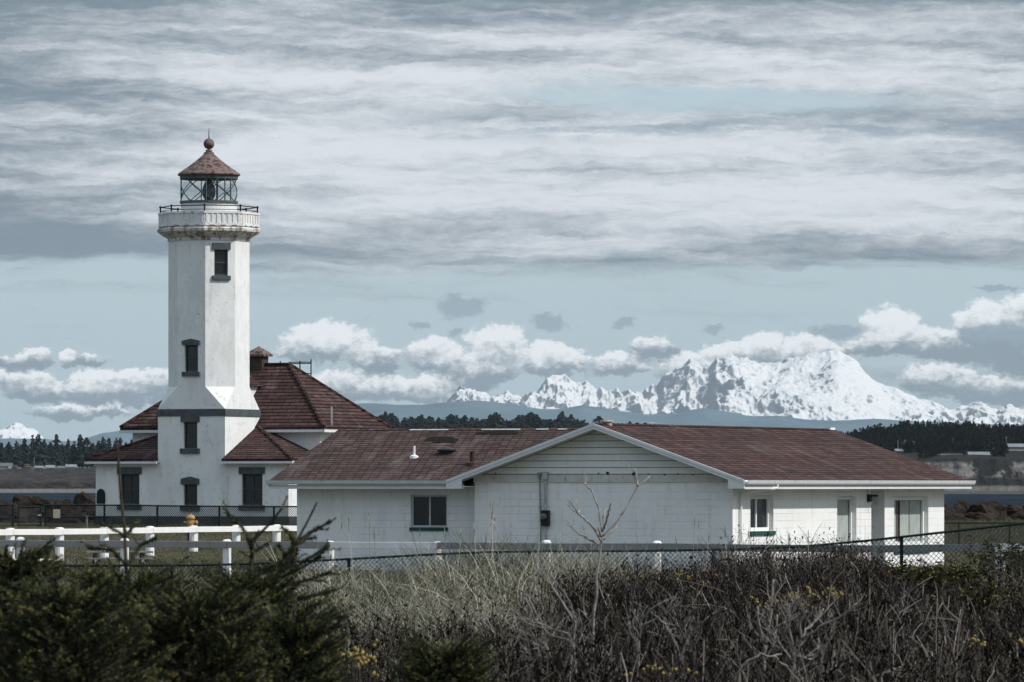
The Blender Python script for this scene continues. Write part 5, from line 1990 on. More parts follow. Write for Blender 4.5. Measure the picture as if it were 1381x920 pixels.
def chain_link(name, label, path, H, step, wire_r, post_every, loc, post_r=.028, rail_r=.024, mid=None, posts_at=None, group=None, bottom_rail=False, post_top=.03):
    """path: list of world points of the top rail; diamonds of crossed wires hang from it"""
    pts = [Vector(p) for p in path]
    loc = Vector(loc)
    seg = [0]
    for a, b in zip(pts, pts[1:]):
        seg.append(seg[-1] + math.hypot(b.x - a.x, b.y - a.y))
    L = seg[-1]

    def at(s):
        s = min(max(s, 0), L)
        for i in range(len(pts) - 1):
            if s <= seg[i + 1] + 1e-9:
                return pts[i].lerp(pts[i + 1], (s - seg[i]) / max(1e-9, seg[i + 1] - seg[i]))
        return pts[-1].copy()
    root = thing(name, label, 'fence', loc, group=group)
    rel = lambda p: Vector(p) - loc
    n = max(2, int(L / 1.0))
    MB().path([rel(at(L * i / n)) for i in range(n + 1)], [rail_r] * (n + 1), 6).build('top_rail', M_darkgreen, root)
    if mid:
        MB().path([rel(at(L * i / n) - Vector((0, 0, mid))) for i in range(n + 1)], [rail_r * .8] * (n + 1), 6).build('middle_rail', M_darkgreen, root)
    ss = posts_at or [L * (i + .5) / max(1, round(L / post_every)) for i in range(max(1, round(L / post_every)))]
    for s in ss:
        p = at(s)
        g = ground_z(p.x, p.y)
        q = rel(p)
        MB().tube((q.x, q.y + .03, g - loc.z - .2), (q.x, q.y + .03, q.z + post_top), post_r, n=8).build('post', M_darkgreen, root)
    # the mesh
    mb = MB()
    k = 0
    s = -H
    while s < L:
        for sgn in (1, -1):
            p0 = (s, 0.0) if sgn > 0 else (s + H, 0.0)
            p1 = (s + H, H) if sgn > 0 else (s, H)
            # clip to the run
            def clip(a, b):
                (sa, ha), (sb, hb) = a, b
                if sa > sb:
                    sa, ha, sb, hb = sb, hb, sa, ha
                if sb <= 0 or sa >= L:
                    return None
                if sa < 0:
                    ha += (hb - ha) * (0 - sa) / (sb - sa)
                    sa = 0
                if sb > L:
                    hb = ha + (hb - ha) * (L - sa) / (sb - sa)
                    sb = L
                return (sa, ha), (sb, hb)
            c = clip(p0, p1)
            if c:
                (sa, ha), (sb, hb) = c
                m_ = 3
                line = []
                for i in range(m_ + 1):
                    t = i / m_
                    q = at(sa + (sb - sa) * t)
                    line.append(rel(q - Vector((0, sgn * wire_r * .6, H - (ha + (hb - ha) * t)))))
                mb.path(line, [wire_r] * (m_ + 1), 3, cap=False)
        s += step
    mb.build('wire_mesh', M_wire, root)
    return root


# near fence: the rail dips on the left and climbs to the right edge
cl = [(-140, 764), (0, 764), (300, 763), (450, 756), (590, 748), (640, 745.5), (720, 744), (860, 744), (960, 742.5), (1040, 740), (1100, 737), (1160, 731), (1216, 725), (1300, 715.5), (1381, 706.5), (1520, 692)]
cp = [P(px, py, 87 - (px - 690) * .004) for px, py in cl]
_c0 = P(690, 655, 87)
_c0.z = 0.3
chain_link('chain_link_fence', 'long chain link fence with its rail climbing to the right before the house', cp, 1.15, .078, .0042, 3, _c0, rail_r=.021,
           posts_at=[16.67 + i * 2.98 for i in range(-5, 2)], post_top=.0)
# back fence beside the lighthouse
D0 = 204.0
bl = [P(60, 682, D0 + 1), P(150, 682, D0), P(230, 683, D0 - 1), P(328, 684, D0 - 2.5), P(405, 684, D0 - 4), P(440, 684, D0 - 5)]
_d0 = P(230, 655, D0)
_d0.z = .9
chain_link('chain_link_fence', 'green chain link fence standing between the hydrant and the lighthouse wall', bl, 1.15, .085, .009, 2.2, _d0, posts_at=[0.03, 2.42, 4.58, 7.2, 9.6],
           rail_r=.03, post_r=.038)
bl2 = [P(-90, 682, D0 + 1), P(19, 682, D0 + 1)]
chain_link('chain_link_fence', 'short green chain link panel before the boulders at the left edge', bl2, 1.15, .085, .009, 2.2, P(-40, 700, D0 + 1), posts_at=[.1, 2.9], mid=.46, rail_r=.03, post_r=.05)


def gate():
    a, b = P(25, 683.5, D0 + 1), P(55, 683.5, D0 + 1)
    loc = Vector(((a.x + b.x) / 2, a.y, .9))
    root = thing('gate', 'green chain link gate between two posts before the boulders', 'gate', loc)
    w = (b.x - a.x) / 2
    zt = a.z - loc.z
    mb = MB()
    for s in (-1, 1):
        mb.tube((s * w, 0, .08), (s * w, 0, zt), .032, n=8)
    for z in (.1, zt - .02):
        mb.tube((-w, 0, z), (w, 0, z), .026, n=8)
    mb.build('gate_frame', M_darkgreen, root)
    mb = MB()
    h = zt - .12
    s = -h
    while s < 2 * w:
        for sg in (1, -1):
            x0, x1 = (s, s + h) if sg > 0 else (s + h, s)
            c0, c1 = (x0, 0.0), (x1, h)
            pts = []
            for t in np.linspace(0, 1, 16):
                x = x0 + (x1 - x0) * t
                if 0 <= x <= 2 * w:
                    pts.append((x - w, 0, .1 + h * t))
            if len(pts) > 1:
                mb.path([pts[0], pts[-1]], [.009] * 2, 3, cap=False)
        s += .085
    mb.build('wire_mesh', M_wire, root)
    mb = MB().box(w - .10, w + .02, -.07, -.04, zt * .55, zt * .62)
    mb.build('latch', M_galv, root)


gate()
pr = P(60, 698, D0 + .8)
MBr = MB().tube((0, 0, 0), (P(146, 698, D0).x - pr.x, -.8, 0), .03, n=8)
_o = MBr.build('pipe_rail', M_darkgreen)
_o.location = pr
tag(_o, 'level green pipe rail across the boulders left of the lighthouse wing', 'rail')
# right of the house: a low chain link fence far behind
er = [P(1260, 706, 190), P(1390, 706, 186), P(1480, 706, 184)]
_e0 = P(1330, 655, 188)
_e0.z = .5
chain_link('chain_link_fence', 'low green chain link fence behind the right end of the house', er, .95, .09, .008, 2.6, _e0, rail_r=.026)
# board on the fence
sb = P(76.5, 693.5, D0 - .1)
_o = MB().box(-.125, .125, -.02, .0, -.16, .16).build('notice_board', M_signtan)
_o.location = sb
tag(_o, 'small blank tan board fixed to the green fence by the boulders', 'sign')

# ------------------------------------------------------------------ hydrant, picnic table, stakes

def hydrant():
    Y = 193
    b = P(257, 655, Y)
    g = ground_z(b.x, b.y)
    root = thing('fire_hydrant', 'yellow fire hydrant with rusty lower barrel behind the white fence', 'hydrant', (b.x, b.y, g), R(15))
    h = CZ + (HY - 693.5) * Y / F - g
    MB().lathe([(.16, -.05), (.16, .04), (.115, .05), (.115, h * .50)], 18).build('lower_barrel', M_hydrantlow, root)
    mb = MB()
    mb.lathe([(.118, h * .50), (.15, h * .505), (.15, h * .54), (.122, h * .545), (.122, h * .80), (.155, h * .805), (.165, h * .835), (.13, h * .85)], 18)
    body = mb.build('body', M_hydrant, root)
    mb = MB().lathe([(.15, h * .845), (.16, h * .86), (.145, h * .90), (.10, h * .945), (.05, h * .965), (.035, h * .967), (.035, h), (.02, h + .002)], 18)
    mb.build('bonnet', M_hydrant, root)
    for a, r_ in ((-20, .085), (-115, .06), (150, .06)):
        d = Vector((math.cos(R(a)), math.sin(R(a)), 0))
        c = Vector((0, 0, h * .68))
        m2 = MB().path([c + d * .08, c + d * .19, c + d * .191, c + d * .235, c + d * .236, c + d * .26], [r_ * .8, r_ * .8, r_, r_, r_ * .4, r_ * .35], 14)
        m2.build('outlet_cap', M_hydrant, root)


hydrant()


def picnic_table():
    Y = 168
    c = P(160, 655, Y)
    g = ground_z(c.x, c.y)
    root = thing('picnic_table', 'low weathered wooden table in the grass behind the spruce', 'table', (c.x, c.y, g), R(8))
    top = CZ + (HY - 744) * Y / F - g
    mb = MB()
    for k in range(5):
        mb.box(-1.0, 1.0, -.45 + k * .185, -.45 + k * .185 + .17, top - .05, top)
    mb.build('tabletop', M_oldwood, root, bevel=.006)
    for s in (-1, 1):
        MB().box(-.98, .98, s * .72 - .13, s * .72 + .13, top * .58 - .04, top * .58).build('bench', M_oldwood, root, bevel=.006)
        m2 = MB()
        for t in (-1, 1):
            m2.hexa([(s * .7 - .045, t * .62 - .05, -.1), (s * .7 + .045, t * .62 - .05, -.1), (s * .7 + .045, t * .62 + .05, -.1), (s * .7 - .045, t * .62 + .05, -.1),
                     (s * .7 - .045, t * .2 - .05, top - .055), (s * .7 + .045, t * .2 - .05, top - .055), (s * .7 + .045, t * .2 + .05, top - .055), (s * .7 - .045, t * .2 + .05, top - .055)])
        m2.box(s * .7 - .04 + .09, s * .7 + .04 + .09, -.8, .8, top * .58 - .12, top * .58 - .045)
        m2.build('leg', M_oldwood, root)


picnic_table()
b = P(117, 655, 203)
_o = MB().tube((0, 0, -.1), (0, 0, .42), .035, .03, 8).box(-.05, .05, -.05, .05, .40, .44).build('marker_stake', M_oldwood)
_o.location = (b.x, b.y, ground_z(b.x, b.y))
tag(_o, 'short weathered stake standing before the boulders by the lighthouse wing', 'stake')

# ------------------------------------------------------------------ boulders of the sea wall

def boulders():
    meshes = []
    for k in range(7):
        bm = bmesh.new()
        bmesh.ops.create_icosphere(bm, subdivisions=4, radius=1.0)
        off = Vector((k * 13.1, k * 7.7, 3.3 * k))
        planes = [(Vector((random.gauss(0, 1), random.gauss(0, 1), random.gauss(0, 1))).normalized(), random.uniform(.48, .82)) for _ in range(12)]
        for v in bm.verts:
            p = v.co.copy()
            for n_, d_ in planes:
                e = p.dot(n_)
                if e > d_:
                    p -= n_ * (e - d_) * .92
            f_ = mnoise.fractal(p * 1.9 + off, 0.7, 2.1, 6) * .13
            v.co = p * (1 + f_)
        me = bpy.data.meshes.new('boulder')
        bm.to_mesh(me)
        bm.free()
        me.materials.append(M_rock)
        meshes.append(me)
    rd = random.Random(21)

    def put(px, pyt, wpx, hpx, Y, label, group):
        o = bpy.data.objects.new('boulder', rd.choice(meshes))
        COL.objects.link(o)
        w, h = wpx * Y / F, hpx * Y / F
        top = P(px, pyt, Y)
        o.scale = (w * .62, w * .62 * rd.uniform(.8, 1.1), h * .62)
        o.location = (top.x, Y, top.z - h * .52)
        o.rotation_euler = (rd.uniform(-.35, .35), rd.uniform(-.35, .35), rd.uniform(0, 6.28))
        tag(o, label, 'rock', group)
    G = 'boulders left of the lighthouse'
    Lb = 'dark brown boulder in the sea wall left of the lighthouse'
    for row, (Y, y0, sz) in enumerate(((231, 670, 34), (228, 681, 34), (225, 692, 32), (221, 702, 26))):
        x = -60 + 11 * row
        while x < (128 if row < 3 else 124):
            w = sz * rd.uniform(.75, 1.35)
            px = x + w / 2
            top = y0 + rd.uniform(-4, 6)
            if row == 0 and 60 < px < 80:
                top += 8
            if row == 0 and 20 < px < 45:
                top -= 4
            put(px, top, w, w * rd.uniform(.75, 1.0), Y + rd.uniform(-1, 1), Lb, G)
            x += w * .78
    G = 'boulders right of the house'
    Lb = 'dark boulder in the sea wall behind the right end of the house'
    for row, (Y, y0, sz) in enumerate(((236, 682, 42), (231, 693, 36), (226, 703, 26))):
        x = 1245 + 14 * row
        while x < 1440:
            w = sz * rd.uniform(.8, 1.4)
            put(x + w / 2, y0 + rd.uniform(-4, 4), w, w * rd.uniform(.6, .85), Y + rd.uniform(-1, 1), Lb, G)
            x += w * .75


boulders()

# ------------------------------------------------------------------ plants

def scatter(n, Y0, Y1, px0=-60, px1=1441):
    """random spots seen between two directions, even per square metre"""
    Y = np.sqrt(RNG.uniform(Y0 ** 2, Y1 ** 2, n))
    px = RNG.uniform(px0, px1, n)
    X = (px - CX) / F * Y
    return X, Y, px


def updir(n, spread):
    d = RNG.normal(size=(n, 3)) * spread
    d[:, 2] = 1.0
    return d / np.linalg.norm(d, axis=1, keepdims=True)


def bendv(n, amt, droop=0.0):
    b_ = RNG.normal(size=(n, 3)) * amt
    b_[:, 2] = -np.abs(b_[:, 2]) - droop
    return b_


def dead_weeds():
    S = Strands()

    def plants(n, Y0, Y1, h0, h1, px0=-60, px1=1441, wid=.0105, tone=(0, 1), nb=6, keep=None):
        X, Y, px = scatter(n, Y0, Y1, px0, px1)
        if keep is not None:
            k = keep(X, Y, px)
            X, Y, px = X[k], Y[k], px[k]
        kk = fbm2(X * .9, Y * .5, 47, 3) > -.22 - .25 * RNG.random(len(X))
        X, Y, px = X[kk], Y[kk], px[kk]
        n = len(X)
        clump = fbm2(X * .55, Y * .35, 41, 3) + .5 * fbm2(X * .16, Y * .10, 43, 2)
        z = gz(X, Y)
        base = np.stack([X, Y, z], axis=1)
        h = RNG.uniform(h0, h1, n) * (1 + .45 * clump) * np.where(px > 1165, np.clip(1 - (px - 1165) / 260, .62, 1), 1)
        d = updir(n, .16)
        be = bendv(n, .14)
        tint = np.clip(tone[0] + (tone[1] - tone[0]) * RNG.random(n) ** 1.3 + .12 * clump, 0, 1)
        w = wid * RNG.uniform(.7, 1.3, n)
        S.add(base, d, h, w, be, 3, tint, .6)
        for j in range(nb):
            t = RNG.uniform(.25, .97, n)
            p = S.at(base, d, h, be, t)
            dd = d + RNG.normal(size=(n, 3)) * .36
            dd[:, 2] = np.abs(dd[:, 2]) * .9 + .15
            dd /= np.linalg.norm(dd, axis=1, keepdims=True)
            S.add(p, dd, h * RNG.uniform(.12, .34, n), w * .75, bendv(n, .2), 2, np.clip(tint + RNG.normal(size=n) * .1, 0, 1), .5)
            # seed heads and curled leaves at the ends
            if j < 3:
                q = p + dd * (h * .2)[:, None]
                S.add(q, updir(n, .5), RNG.uniform(.02, .05, n), w * 1.9, bendv(n, .2), 1, np.clip(tint * .8 + RNG.normal(size=n) * .12, 0, 1), .2)
    # dense brown stand over the whole foreground
    thin = lambda X, Y, px: ~((px > 380) & (px < 760) & (Y > 58 + 8 * fbm2(X * .5, Y * .2, 77, 3)))
    plants(13500, 33, 74, .5, .9, tone=(0, .93), keep=thin, wid=.009)
    plants(3600, 60, 84, .55, .85, px0=700, tone=(.0, .95), keep=lambda X, Y, px: (px > 830) | (RNG.random(len(px)) < (px - 700) / 130))
    # taller paler stand on the right, up to the fence
    plants(1500, 72, 85, .55, .82, px0=880, px1=1290, tone=(.1, .95), wid=.008)
    plants(1300, 72, 84, .72, 1.02, px0=960, px1=1165, tone=(.35, 1.05), wid=.010)
    plants(900, 58, 76, .55, .8, px0=880, px1=1200, tone=(.15, 1.0), wid=.009)
    tag(S.build('dead_weeds', M_weeds), kind='stuff')


dead_weeds()


def dry_grass():
    S = Strands()

    def tufts(n, Y0, Y1, px0, px1, h0, h1, blades=26, rad=.12, tone=(.2, 1), wid=.007, lean=.35, droop=.25, xs=None):
        X, Y, px = scatter(n, Y0, Y1, px0, px1)
        for k in range(blades):
            m_ = len(X)
            bx = X + RNG.normal(size=m_) * rad
            by = Y + RNG.normal(size=m_) * rad
            base = np.stack([bx, by, gz(bx, by)], axis=1)
            c = fbm2(X * .8, Y * .5, 51, 3)
            h = RNG.uniform(h0, h1, m_) * (1 + .5 * c)
            S.add(base, updir(m_, lean), h, wid * RNG.uniform(.6, 1.4, m_), bendv(m_, .34, droop * RNG.random()), 5,
                  np.clip(tone[0] + (tone[1] - tone[0]) * RNG.random(m_) ** 1.25 + .75 * c, 0, 1), .85)
    tufts(480, 78, 93, 400, 740, .80, 1.45, blades=46, rad=.16, lean=.36, droop=.75, tone=(.0, 1.0), wid=.014)
    tufts(330, 64, 80, 380, 740, .5, .9, blades=40, rad=.15, lean=.4, droop=.7, tone=(.0, 1.0), wid=.013)
    tufts(300, 50, 68, 380, 760, .45, .8, blades=30, rad=.16, tone=(.0, .95), wid=.012)
    tufts(280, 76, 92, 700, 850, .8, 1.3, blades=44, rad=.16, lean=.36, droop=.7, tone=(.0, 1.0), wid=.014)
    tufts(200, 84, 96, 840, 1020, .4, .7, tone=(.1, .9))
    tufts(260, 70, 84, 395, 640, .45, .8, tone=(.2, 1.0))
    tufts(700, 88, 122, -60, 1441, .4, .8, tone=(.0, .8))
    tufts(260, 60, 86, -60, 460, .5, .85, tone=(.0, .7))
    tufts(130, 60, 86, 1280, 1441, .4, .7, tone=(.1, .8))
    tufts(230, 84, 108, 120, 450, .55, 1.0, blades=34, rad=.2, lean=.28, tone=(.0, .72), wid=.010)
    tufts(900, 36, 72, -60, 1441, .25, .5, blades=10, tone=(.0, .55))
    tufts(420, 122, 182, -60, 420, .14, .34, blades=18, tone=(.0, .7), wid=.012)
    tufts(300, 120, 156, 380, 1441, .2, .4, blades=16, tone=(.0, .7), wid=.01)
    # tall single seed stalks standing against the walls
    for (px, top, Y) in ((455, 690, 84), (476, 698, 86), (493, 692, 82), (506, 708, 86), (566, 715, 85), (600, 712, 84), (622, 716, 86), (645, 705, 84), (660, 660, 88), (664, 690, 86), (669, 678, 86),
                         (672, 696, 85), (770, 700, 84), (790, 712, 82), (940, 697, 80), (943, 702, 80), (915, 722, 80), (955, 716, 80), (982, 712, 80), (1012, 718, 79), (1088, 718, 78), (1060, 722, 80)):
        b_ = P(px + random.uniform(-12, 12), 655, Y)
        g = ground_z(b_.x, b_.y)
        tip = P(px, top, Y)
        v = np.array([[tip.x - b_.x, random.uniform(-.1, .1), tip.z - g]])
        L = np.linalg.norm(v)
        base = np.array([[b_.x, b_.y, g]])
        bd = np.array([[random.uniform(-.06, .06), 0, -.01]])
        S.add(base, v / L, np.array([L]), np.array([.011]), bd, 5, np.array([.86]), .4)
        e = S.at(base, v / L, np.array([L]), bd, np.array([.86]))
        for q in range(9):
            S.add(e + (v / L) * L * .015 * q, updir(1, .12), np.array([.06]), np.array([.013]), np.zeros((1, 3)), 2, np.array([random.uniform(.45, .95)]), .6)
    tag(S.build('dry_grass', M_drygrass), kind='stuff')
    # lawn between the fences and the lighthouse
    S = Strands()
    n = 42000
    X, Y, px = scatter(n, 150, 208, -60, 420)
    base = np.stack([X, Y, gz(X, Y)], axis=1)
    c = fbm2(X * .5, Y * .3, 61, 4)
    S.add(base, updir(n, .5), RNG.uniform(.04, .12, n), .02, bendv(n, .4), 2, np.clip(.45 + .8 * c + RNG.normal(size=n) * .2, 0, 1))
    n = 9000
    X, Y, px = scatter(n, 150, 230, 1240, 1441)
    base = np.stack([X, Y, gz(X, Y)], axis=1)
    S.add(base, updir(n, .5), RNG.uniform(.08, .3, n), .02, bendv(n, .4), 2, RNG.random(n))
    tag(S.build('lawn_grass', M_lawn), kind='stuff')


dry_grass()


def grass_clump(name, label, px, Y, top, width, blades, tone, seed):
    b_ = P(px, 655, Y)
    g = ground_z(b_.x, b_.y)
    H = CZ + (HY - top) * Y / F - g
    S = Strands()
    bx = RNG.normal(size=blades) * width * .4
    by = RNG.normal(size=blades) * width * .3
    base = np.stack([bx, by, np.zeros(blades)], axis=1)
    d = updir(blades, .14) + np.stack([bx * .35, by * .35, bx * 0], axis=1)
    d /= np.linalg.norm(d, axis=1, keepdims=True)
    S.add(base, d, H * RNG.uniform(.45, 1.08, blades), .015, bendv(blades, .18, .1), 5, np.clip(RNG.uniform(tone[0], tone[1], blades), 0, 1))
    o = S.build(name, M_drygrass)
    o.location = (b_.x, b_.y, g)
    tag(o, label, 'grass clump')


grass_clump('grass_clump', 'tall green grass clump standing at the left corner of the gable wall', 661, 89, 698, .75, 800, (.1, .62), 1)
grass_clump('grass_clump', 'pale dry grass clump right of the electric meter', 775, 86, 716, .5, 420, (.4, 1), 2)
grass_clump('grass_clump', 'pale grass clump behind the tall bare shrub', 822, 86, 718, .6, 420, (.3, 1), 3)
grass_clump('grass_clump', 'green and tan grass clump under the wing window', 612, 87, 722, .6, 420, (.1, .9), 4)


def bushes():
    def gum(px, Y, top, w, label):
        b_ = P(px, 655, Y)
        g = ground_z(b_.x, b_.y)
        H = CZ + (HY - top) * Y / F - g
        root = thing('gumweed_bush', label, 'bush', (b_.x, b_.y, g), group='yellow flowered bushes below the fence')
        S = Strands()
        n = 90
        bx = RNG.normal(size=n) * w * .35
        by = RNG.normal(size=n) * w * .35
        base = np.stack([bx, by, np.zeros(n)], axis=1)
        d = updir(n, .22) + np.stack([bx * .4, by * .4, bx * 0], axis=1)
        d /= np.linalg.norm(d, axis=1, keepdims=True)
        h = H * RNG.uniform(.6, 1.03, n)
        be = bendv(n, .12)
        S.add(base, d, h, .009, be, 3, RNG.uniform(0, .4, n), .5)
        St = S.build('stem', M_gum, root)
        S2 = Strands()
        for j in range(22):
            t = RNG.uniform(.25, 1.0, n)
            p = S.at(base, d, h, be, t)
            dd = RNG.normal(size=(n, 3))
            dd[:, 2] = np.abs(dd[:, 2]) * .5
            dd /= np.linalg.norm(dd, axis=1, keepdims=True)
            S2.add(p, dd, RNG.uniform(.04, .085, n), .028, bendv(n, .3), 2, np.clip(RNG.random(n) ** 1.4 * .55 + .45 * t ** 3, 0, 1), .7)
        S2.build('leaf_mass', M_gum, root)
        mb = MB()
        tips = S.at(base, d, h, be, np.ones(n))
        for i in range(0, n, 3):
            p = Vector(tips[i])
            mb.lathe([(.005, p.z - .010), (.013, p.z), (.014, p.z + .006), (.006, p.z + .012)], 7, (p.x, p.y))
        build_each(mb, 'flower_head', M_yellow, root)
    gum(1150, 81, 757, .55, 'low dark bush with yellow flower heads, leftmost below the climbing rail')
    gum(1178, 80, 752, .6, 'dark yellow flowered bush between the leftmost bush and the fence post')
    gum(1206, 79, 754, .55, 'dark yellow flowered bush just left of the chain link post')
    gum(1236, 78, 756, .6, 'dark yellow flowered bush just right of the chain link post')
    gum(1266, 77, 759, .55, 'dark yellow flowered bush under the right corner of the house')
    gum(1296, 78, 756, .4, 'small yellow flowered bush just past the right corner of the house')
    gum(1365, 92, 722, .7, 'yellow leaved bush behind the chain link at the right edge')
    gum(1320, 66, 782, .5, 'small yellow tipped bush low in the weeds at the right')
    gum(1040, 62, 806, .35, 'small dark bush with yellow heads among bare grey branches')

    def flowers(px, py, Y, label, n=14, w=.35):
        b_ = P(px, 655, Y)
        g = ground_z(b_.x, b_.y)
        H = CZ + (HY - py) * Y / F - g
        root = thing('yellow_flower', label, 'flower', (b_.x, b_.y, g), group='yellow flowers in the dead weeds')
        st, hd = MB(), MB()
        for i in range(n):
            x, y = random.gauss(0, w), random.gauss(0, w * .6)
            h = H * random.uniform(.86, 1.04)
            st.path([(x * .5, y * .5, 0), (x * .8, y * .8, h * .6), (x, y, h)], [.004, .0035, .003], 4)
            for k in range(random.randint(2, 4)):
                u, v_ = x + random.gauss(0, .018), y + random.gauss(0, .018)
                zz = h + random.uniform(-.02, .02)
                r_ = random.uniform(.008, .015)
                hd.lathe([(r_ * .3, zz - .012), (r_, zz), (r_ * .9, zz + .008), (r_ * .3, zz + .014)], 7, (u, v_))
        st.build('stem', M_trunk, root)
        build_each(hd, 'flower_head', M_yellow, root)
    flowers(1055, 806, 58, 'loose spray of yellow flowers left of the leaning grey branches', 16, .2)
    flowers(1085, 800, 60, 'yellow flowers in the weeds below the white window', 14, .2)
    flowers(1128, 797, 60, 'bright yellow flowers at the right end of the flower band', 14, .15)
    flowers(486, 872, 38, 'yellow flowers beside the right side of the spruce', 14, .11)
    flowers(462, 888, 37, 'lowest yellow flowers in front of the spruce', 10, .10)
    flowers(905, 905, 38, 'yellow flowers low at the bottom below the forked grey branch', 8, .12)
    flowers(945, 775, 72, 'tiny yellow flowers in the weeds below the gable corner', 12, .3)
    flowers(1330, 862, 46, 'single yellow flowers low in the weeds at the right', 6, .2)
    flowers(448, 795, 60, 'tiny yellow flowers in the pale grass beside the spruce', 8, .2)


bushes()


def shrubs():
    """bare grey shrubs: main limbs follow the photographed forks, side twigs grow from them"""
    rd = random.Random(5)

    def shrub(label, Y, limbs, r0, twigs=1.0, name='bare_shrub', bark=None):
        bark = bark or M_shrubbark
        base_px, base_py = limbs[0][0]
        r0 = r0 * (1.0 if r0 == .0165 else .66)
        b_ = P(base_px, 655, Y)
        g = ground_z(b_.x, b_.y)
        root = thing(name, label, 'shrub', (b_.x, b_.y, g))
        main, tw = MB(), MB()

        def twig(p, d, L, r, depth):
            q = p + d * L * .5 + Vector((rd.gauss(0, .06), rd.gauss(0, .06), rd.gauss(0, .04))) * L
            e = q + (d + Vector((rd.gauss(0, .25), rd.gauss(0, .25), .15))).normalized() * L * .5
            tw.path([p, q, e], [r, r * .8, r * .55], 5)
            if depth > 0:
                for _ in range(rd.randint(1, 2)):
                    dd = (d + Vector((rd.gauss(0, .5), rd.gauss(0, .5), rd.uniform(.0, .5)))).normalized()
                    twig(p.lerp(e, rd.uniform(.35, .8)), dd, L * rd.uniform(.45, .7), r * .7, depth - 1)
        for li, limb in enumerate(limbs):
            dy = 0 if li == 0 else rd.uniform(-.25, .25)
            pts = []
            for i, (px, py) in enumerate(limb):
                t = i / max(1, len(limb) - 1)
                yy = Y + dy * t
                w = P(px, py, yy)
                pts.append(Vector((w.x - b_.x, w.y - b_.y, w.z - g)))
            if li == 0:
                pts = [Vector((0, 0, -.05))] + pts
            # smooth the polyline and add knuckles
            fine = []
            for i in range(len(pts) - 1):
                for k in range(4):
                    fine.append(pts[i].lerp(pts[i + 1], k / 4) + Vector((rd.gauss(0, .004), rd.gauss(0, .004), rd.gauss(0, .004))))
            fine.append(pts[-1])
            R0 = r0 * (1.0 if li == 0 else rd.uniform(.62, .8))
            rad = [R0 * (1 - .5 * i / len(fine)) * rd.uniform(.88, 1.15) for i in range(len(fine))]
            main.path(fine, rad, 7)
            for _ in range(int(twigs * rd.randint(1, 3))):
                i = rd.randrange(len(fine) // 3, len(fine) - 1)
                d = (fine[i + 1] - fine[i]).normalized()
                dd = (d + Vector((rd.gauss(0, .7), rd.gauss(0, .7), rd.uniform(.0, .5)))).normalized()
                twig(fine[i], dd, rd.uniform(.08, .22), rad[i] * .5, 1)
        main.build('limbs', bark, root, smooth=True)
        if tw.v:
            build_each(tw, 'twig', bark, root)
    A = lambda x, y: (700 + x / 3.067, 620 + y / 3.067)
    B = lambda x, y: (1020 + x / 3.54, 660 + y / 3.54)
    C = lambda x, y: (420 + x / 3.54, 660 + y / 3.54)
    shrub('tall bare grey shrub forking in front of the gable wall', 52,
          [[A(305, 760), A(310, 640), A(320, 520), A(332, 400), A(345, 322)],
           [A(343, 340), A(290, 262), A(245, 225), A(207, 165)], [A(343, 300), A(332, 210), A(298, 125), A(265, 98)],
           [A(345, 320), A(400, 266), A(430, 222), A(490, 113), A(541, 70)], [A(346, 300), A(350, 240), A(357, 197)], [A(350, 290), A(368, 230), A(380, 182)],
           [A(345, 335), A(380, 305), A(404, 280)], [A(340, 320), A(328, 285)], [A(490, 113), A(485, 70), A(480, 42)], [A(245, 225), A(248, 205)], [A(330, 350), A(270, 320), A(228, 292)]], .0165, .9, bark=M_palebark)
    shrub('low pale shrub with spreading branches left of the tall forked shrub', 46,
          [[A(240, 880), A(225, 760), A(235, 680)], [A(235, 680), A(180, 590), A(120, 500), A(85, 455)], [A(230, 690), A(215, 600), A(180, 540)], [A(225, 760), A(120, 720), A(60, 650), A(25, 570)],
           [A(130, 800), A(80, 770), A(25, 745)], [A(200, 720), A(60, 690), A(0, 660)], [A(225, 760), A(260, 690), A(245, 620)], [A(130, 820), A(50, 820), A(10, 770)]], .017, 2.0)
    shrub('bare shrub with a bent arm in the weeds below the gable wall', 44,
          [[A(490, 900), A(500, 760), A(508, 670)], [A(508, 670), A(540, 622), A(580, 600), A(616, 585)], [A(545, 630), A(600, 680), A(640, 750), A(650, 810)], [A(500, 740), A(470, 680), A(480, 620)],
           [A(508, 690), A(600, 640), A(630, 600)], [A(650, 790), A(690, 720), A(725, 655)]], .016, 2.0)
    shrub('dark upright bare shrub standing left of the yellow flower band', 42,
          [[B(20, 940), B(40, 800), B(62, 650), B(75, 520), B(84, 432)], [B(55, 700), B(100, 660), B(135, 635)], [B(45, 780), B(10, 640), B(5, 560)], [B(40, 820), B(90, 720), B(100, 600)],
           [B(40, 860), B(-40, 740), B(-70, 690)], [B(62, 640), B(40, 560)]], .022, 2.2)
    shrub('pale bare shrub leaning right with long forked branches', 40,
          [[B(170, 940), B(180, 820), B(215, 720)], [B(215, 720), B(300, 662), B(400, 612), B(482, 545)], [B(210, 730), B(240, 670), B(280, 635), B(322, 572)], [B(185, 810), B(160, 660), B(150, 590)],
           [B(270, 812), B(310, 760), B(360, 715)], [B(180, 830), B(110, 740), B(90, 690)], [B(215, 720), B(205, 640), B(240, 580)], [B(190, 800), B(270, 812)]], .019, 2.4)
    shrub('arching pale dead branch low at the bottom right', 37,
          [[B(-80, 860), B(-30, 815), B(20, 792), B(80, 800), B(140, 848), B(205, 915)], [B(80, 800), B(120, 790)]], .014, .8)
    shrub('short pale bare stems at the bottom right of the arching branch', 38,
          [[B(350, 930), B(345, 860), B(335, 800)], [B(368, 930), B(372, 850), B(370, 770)], [B(345, 860), B(385, 842)], [B(595, 930), B(600, 880), B(690, 850)]], .013, 1.0)
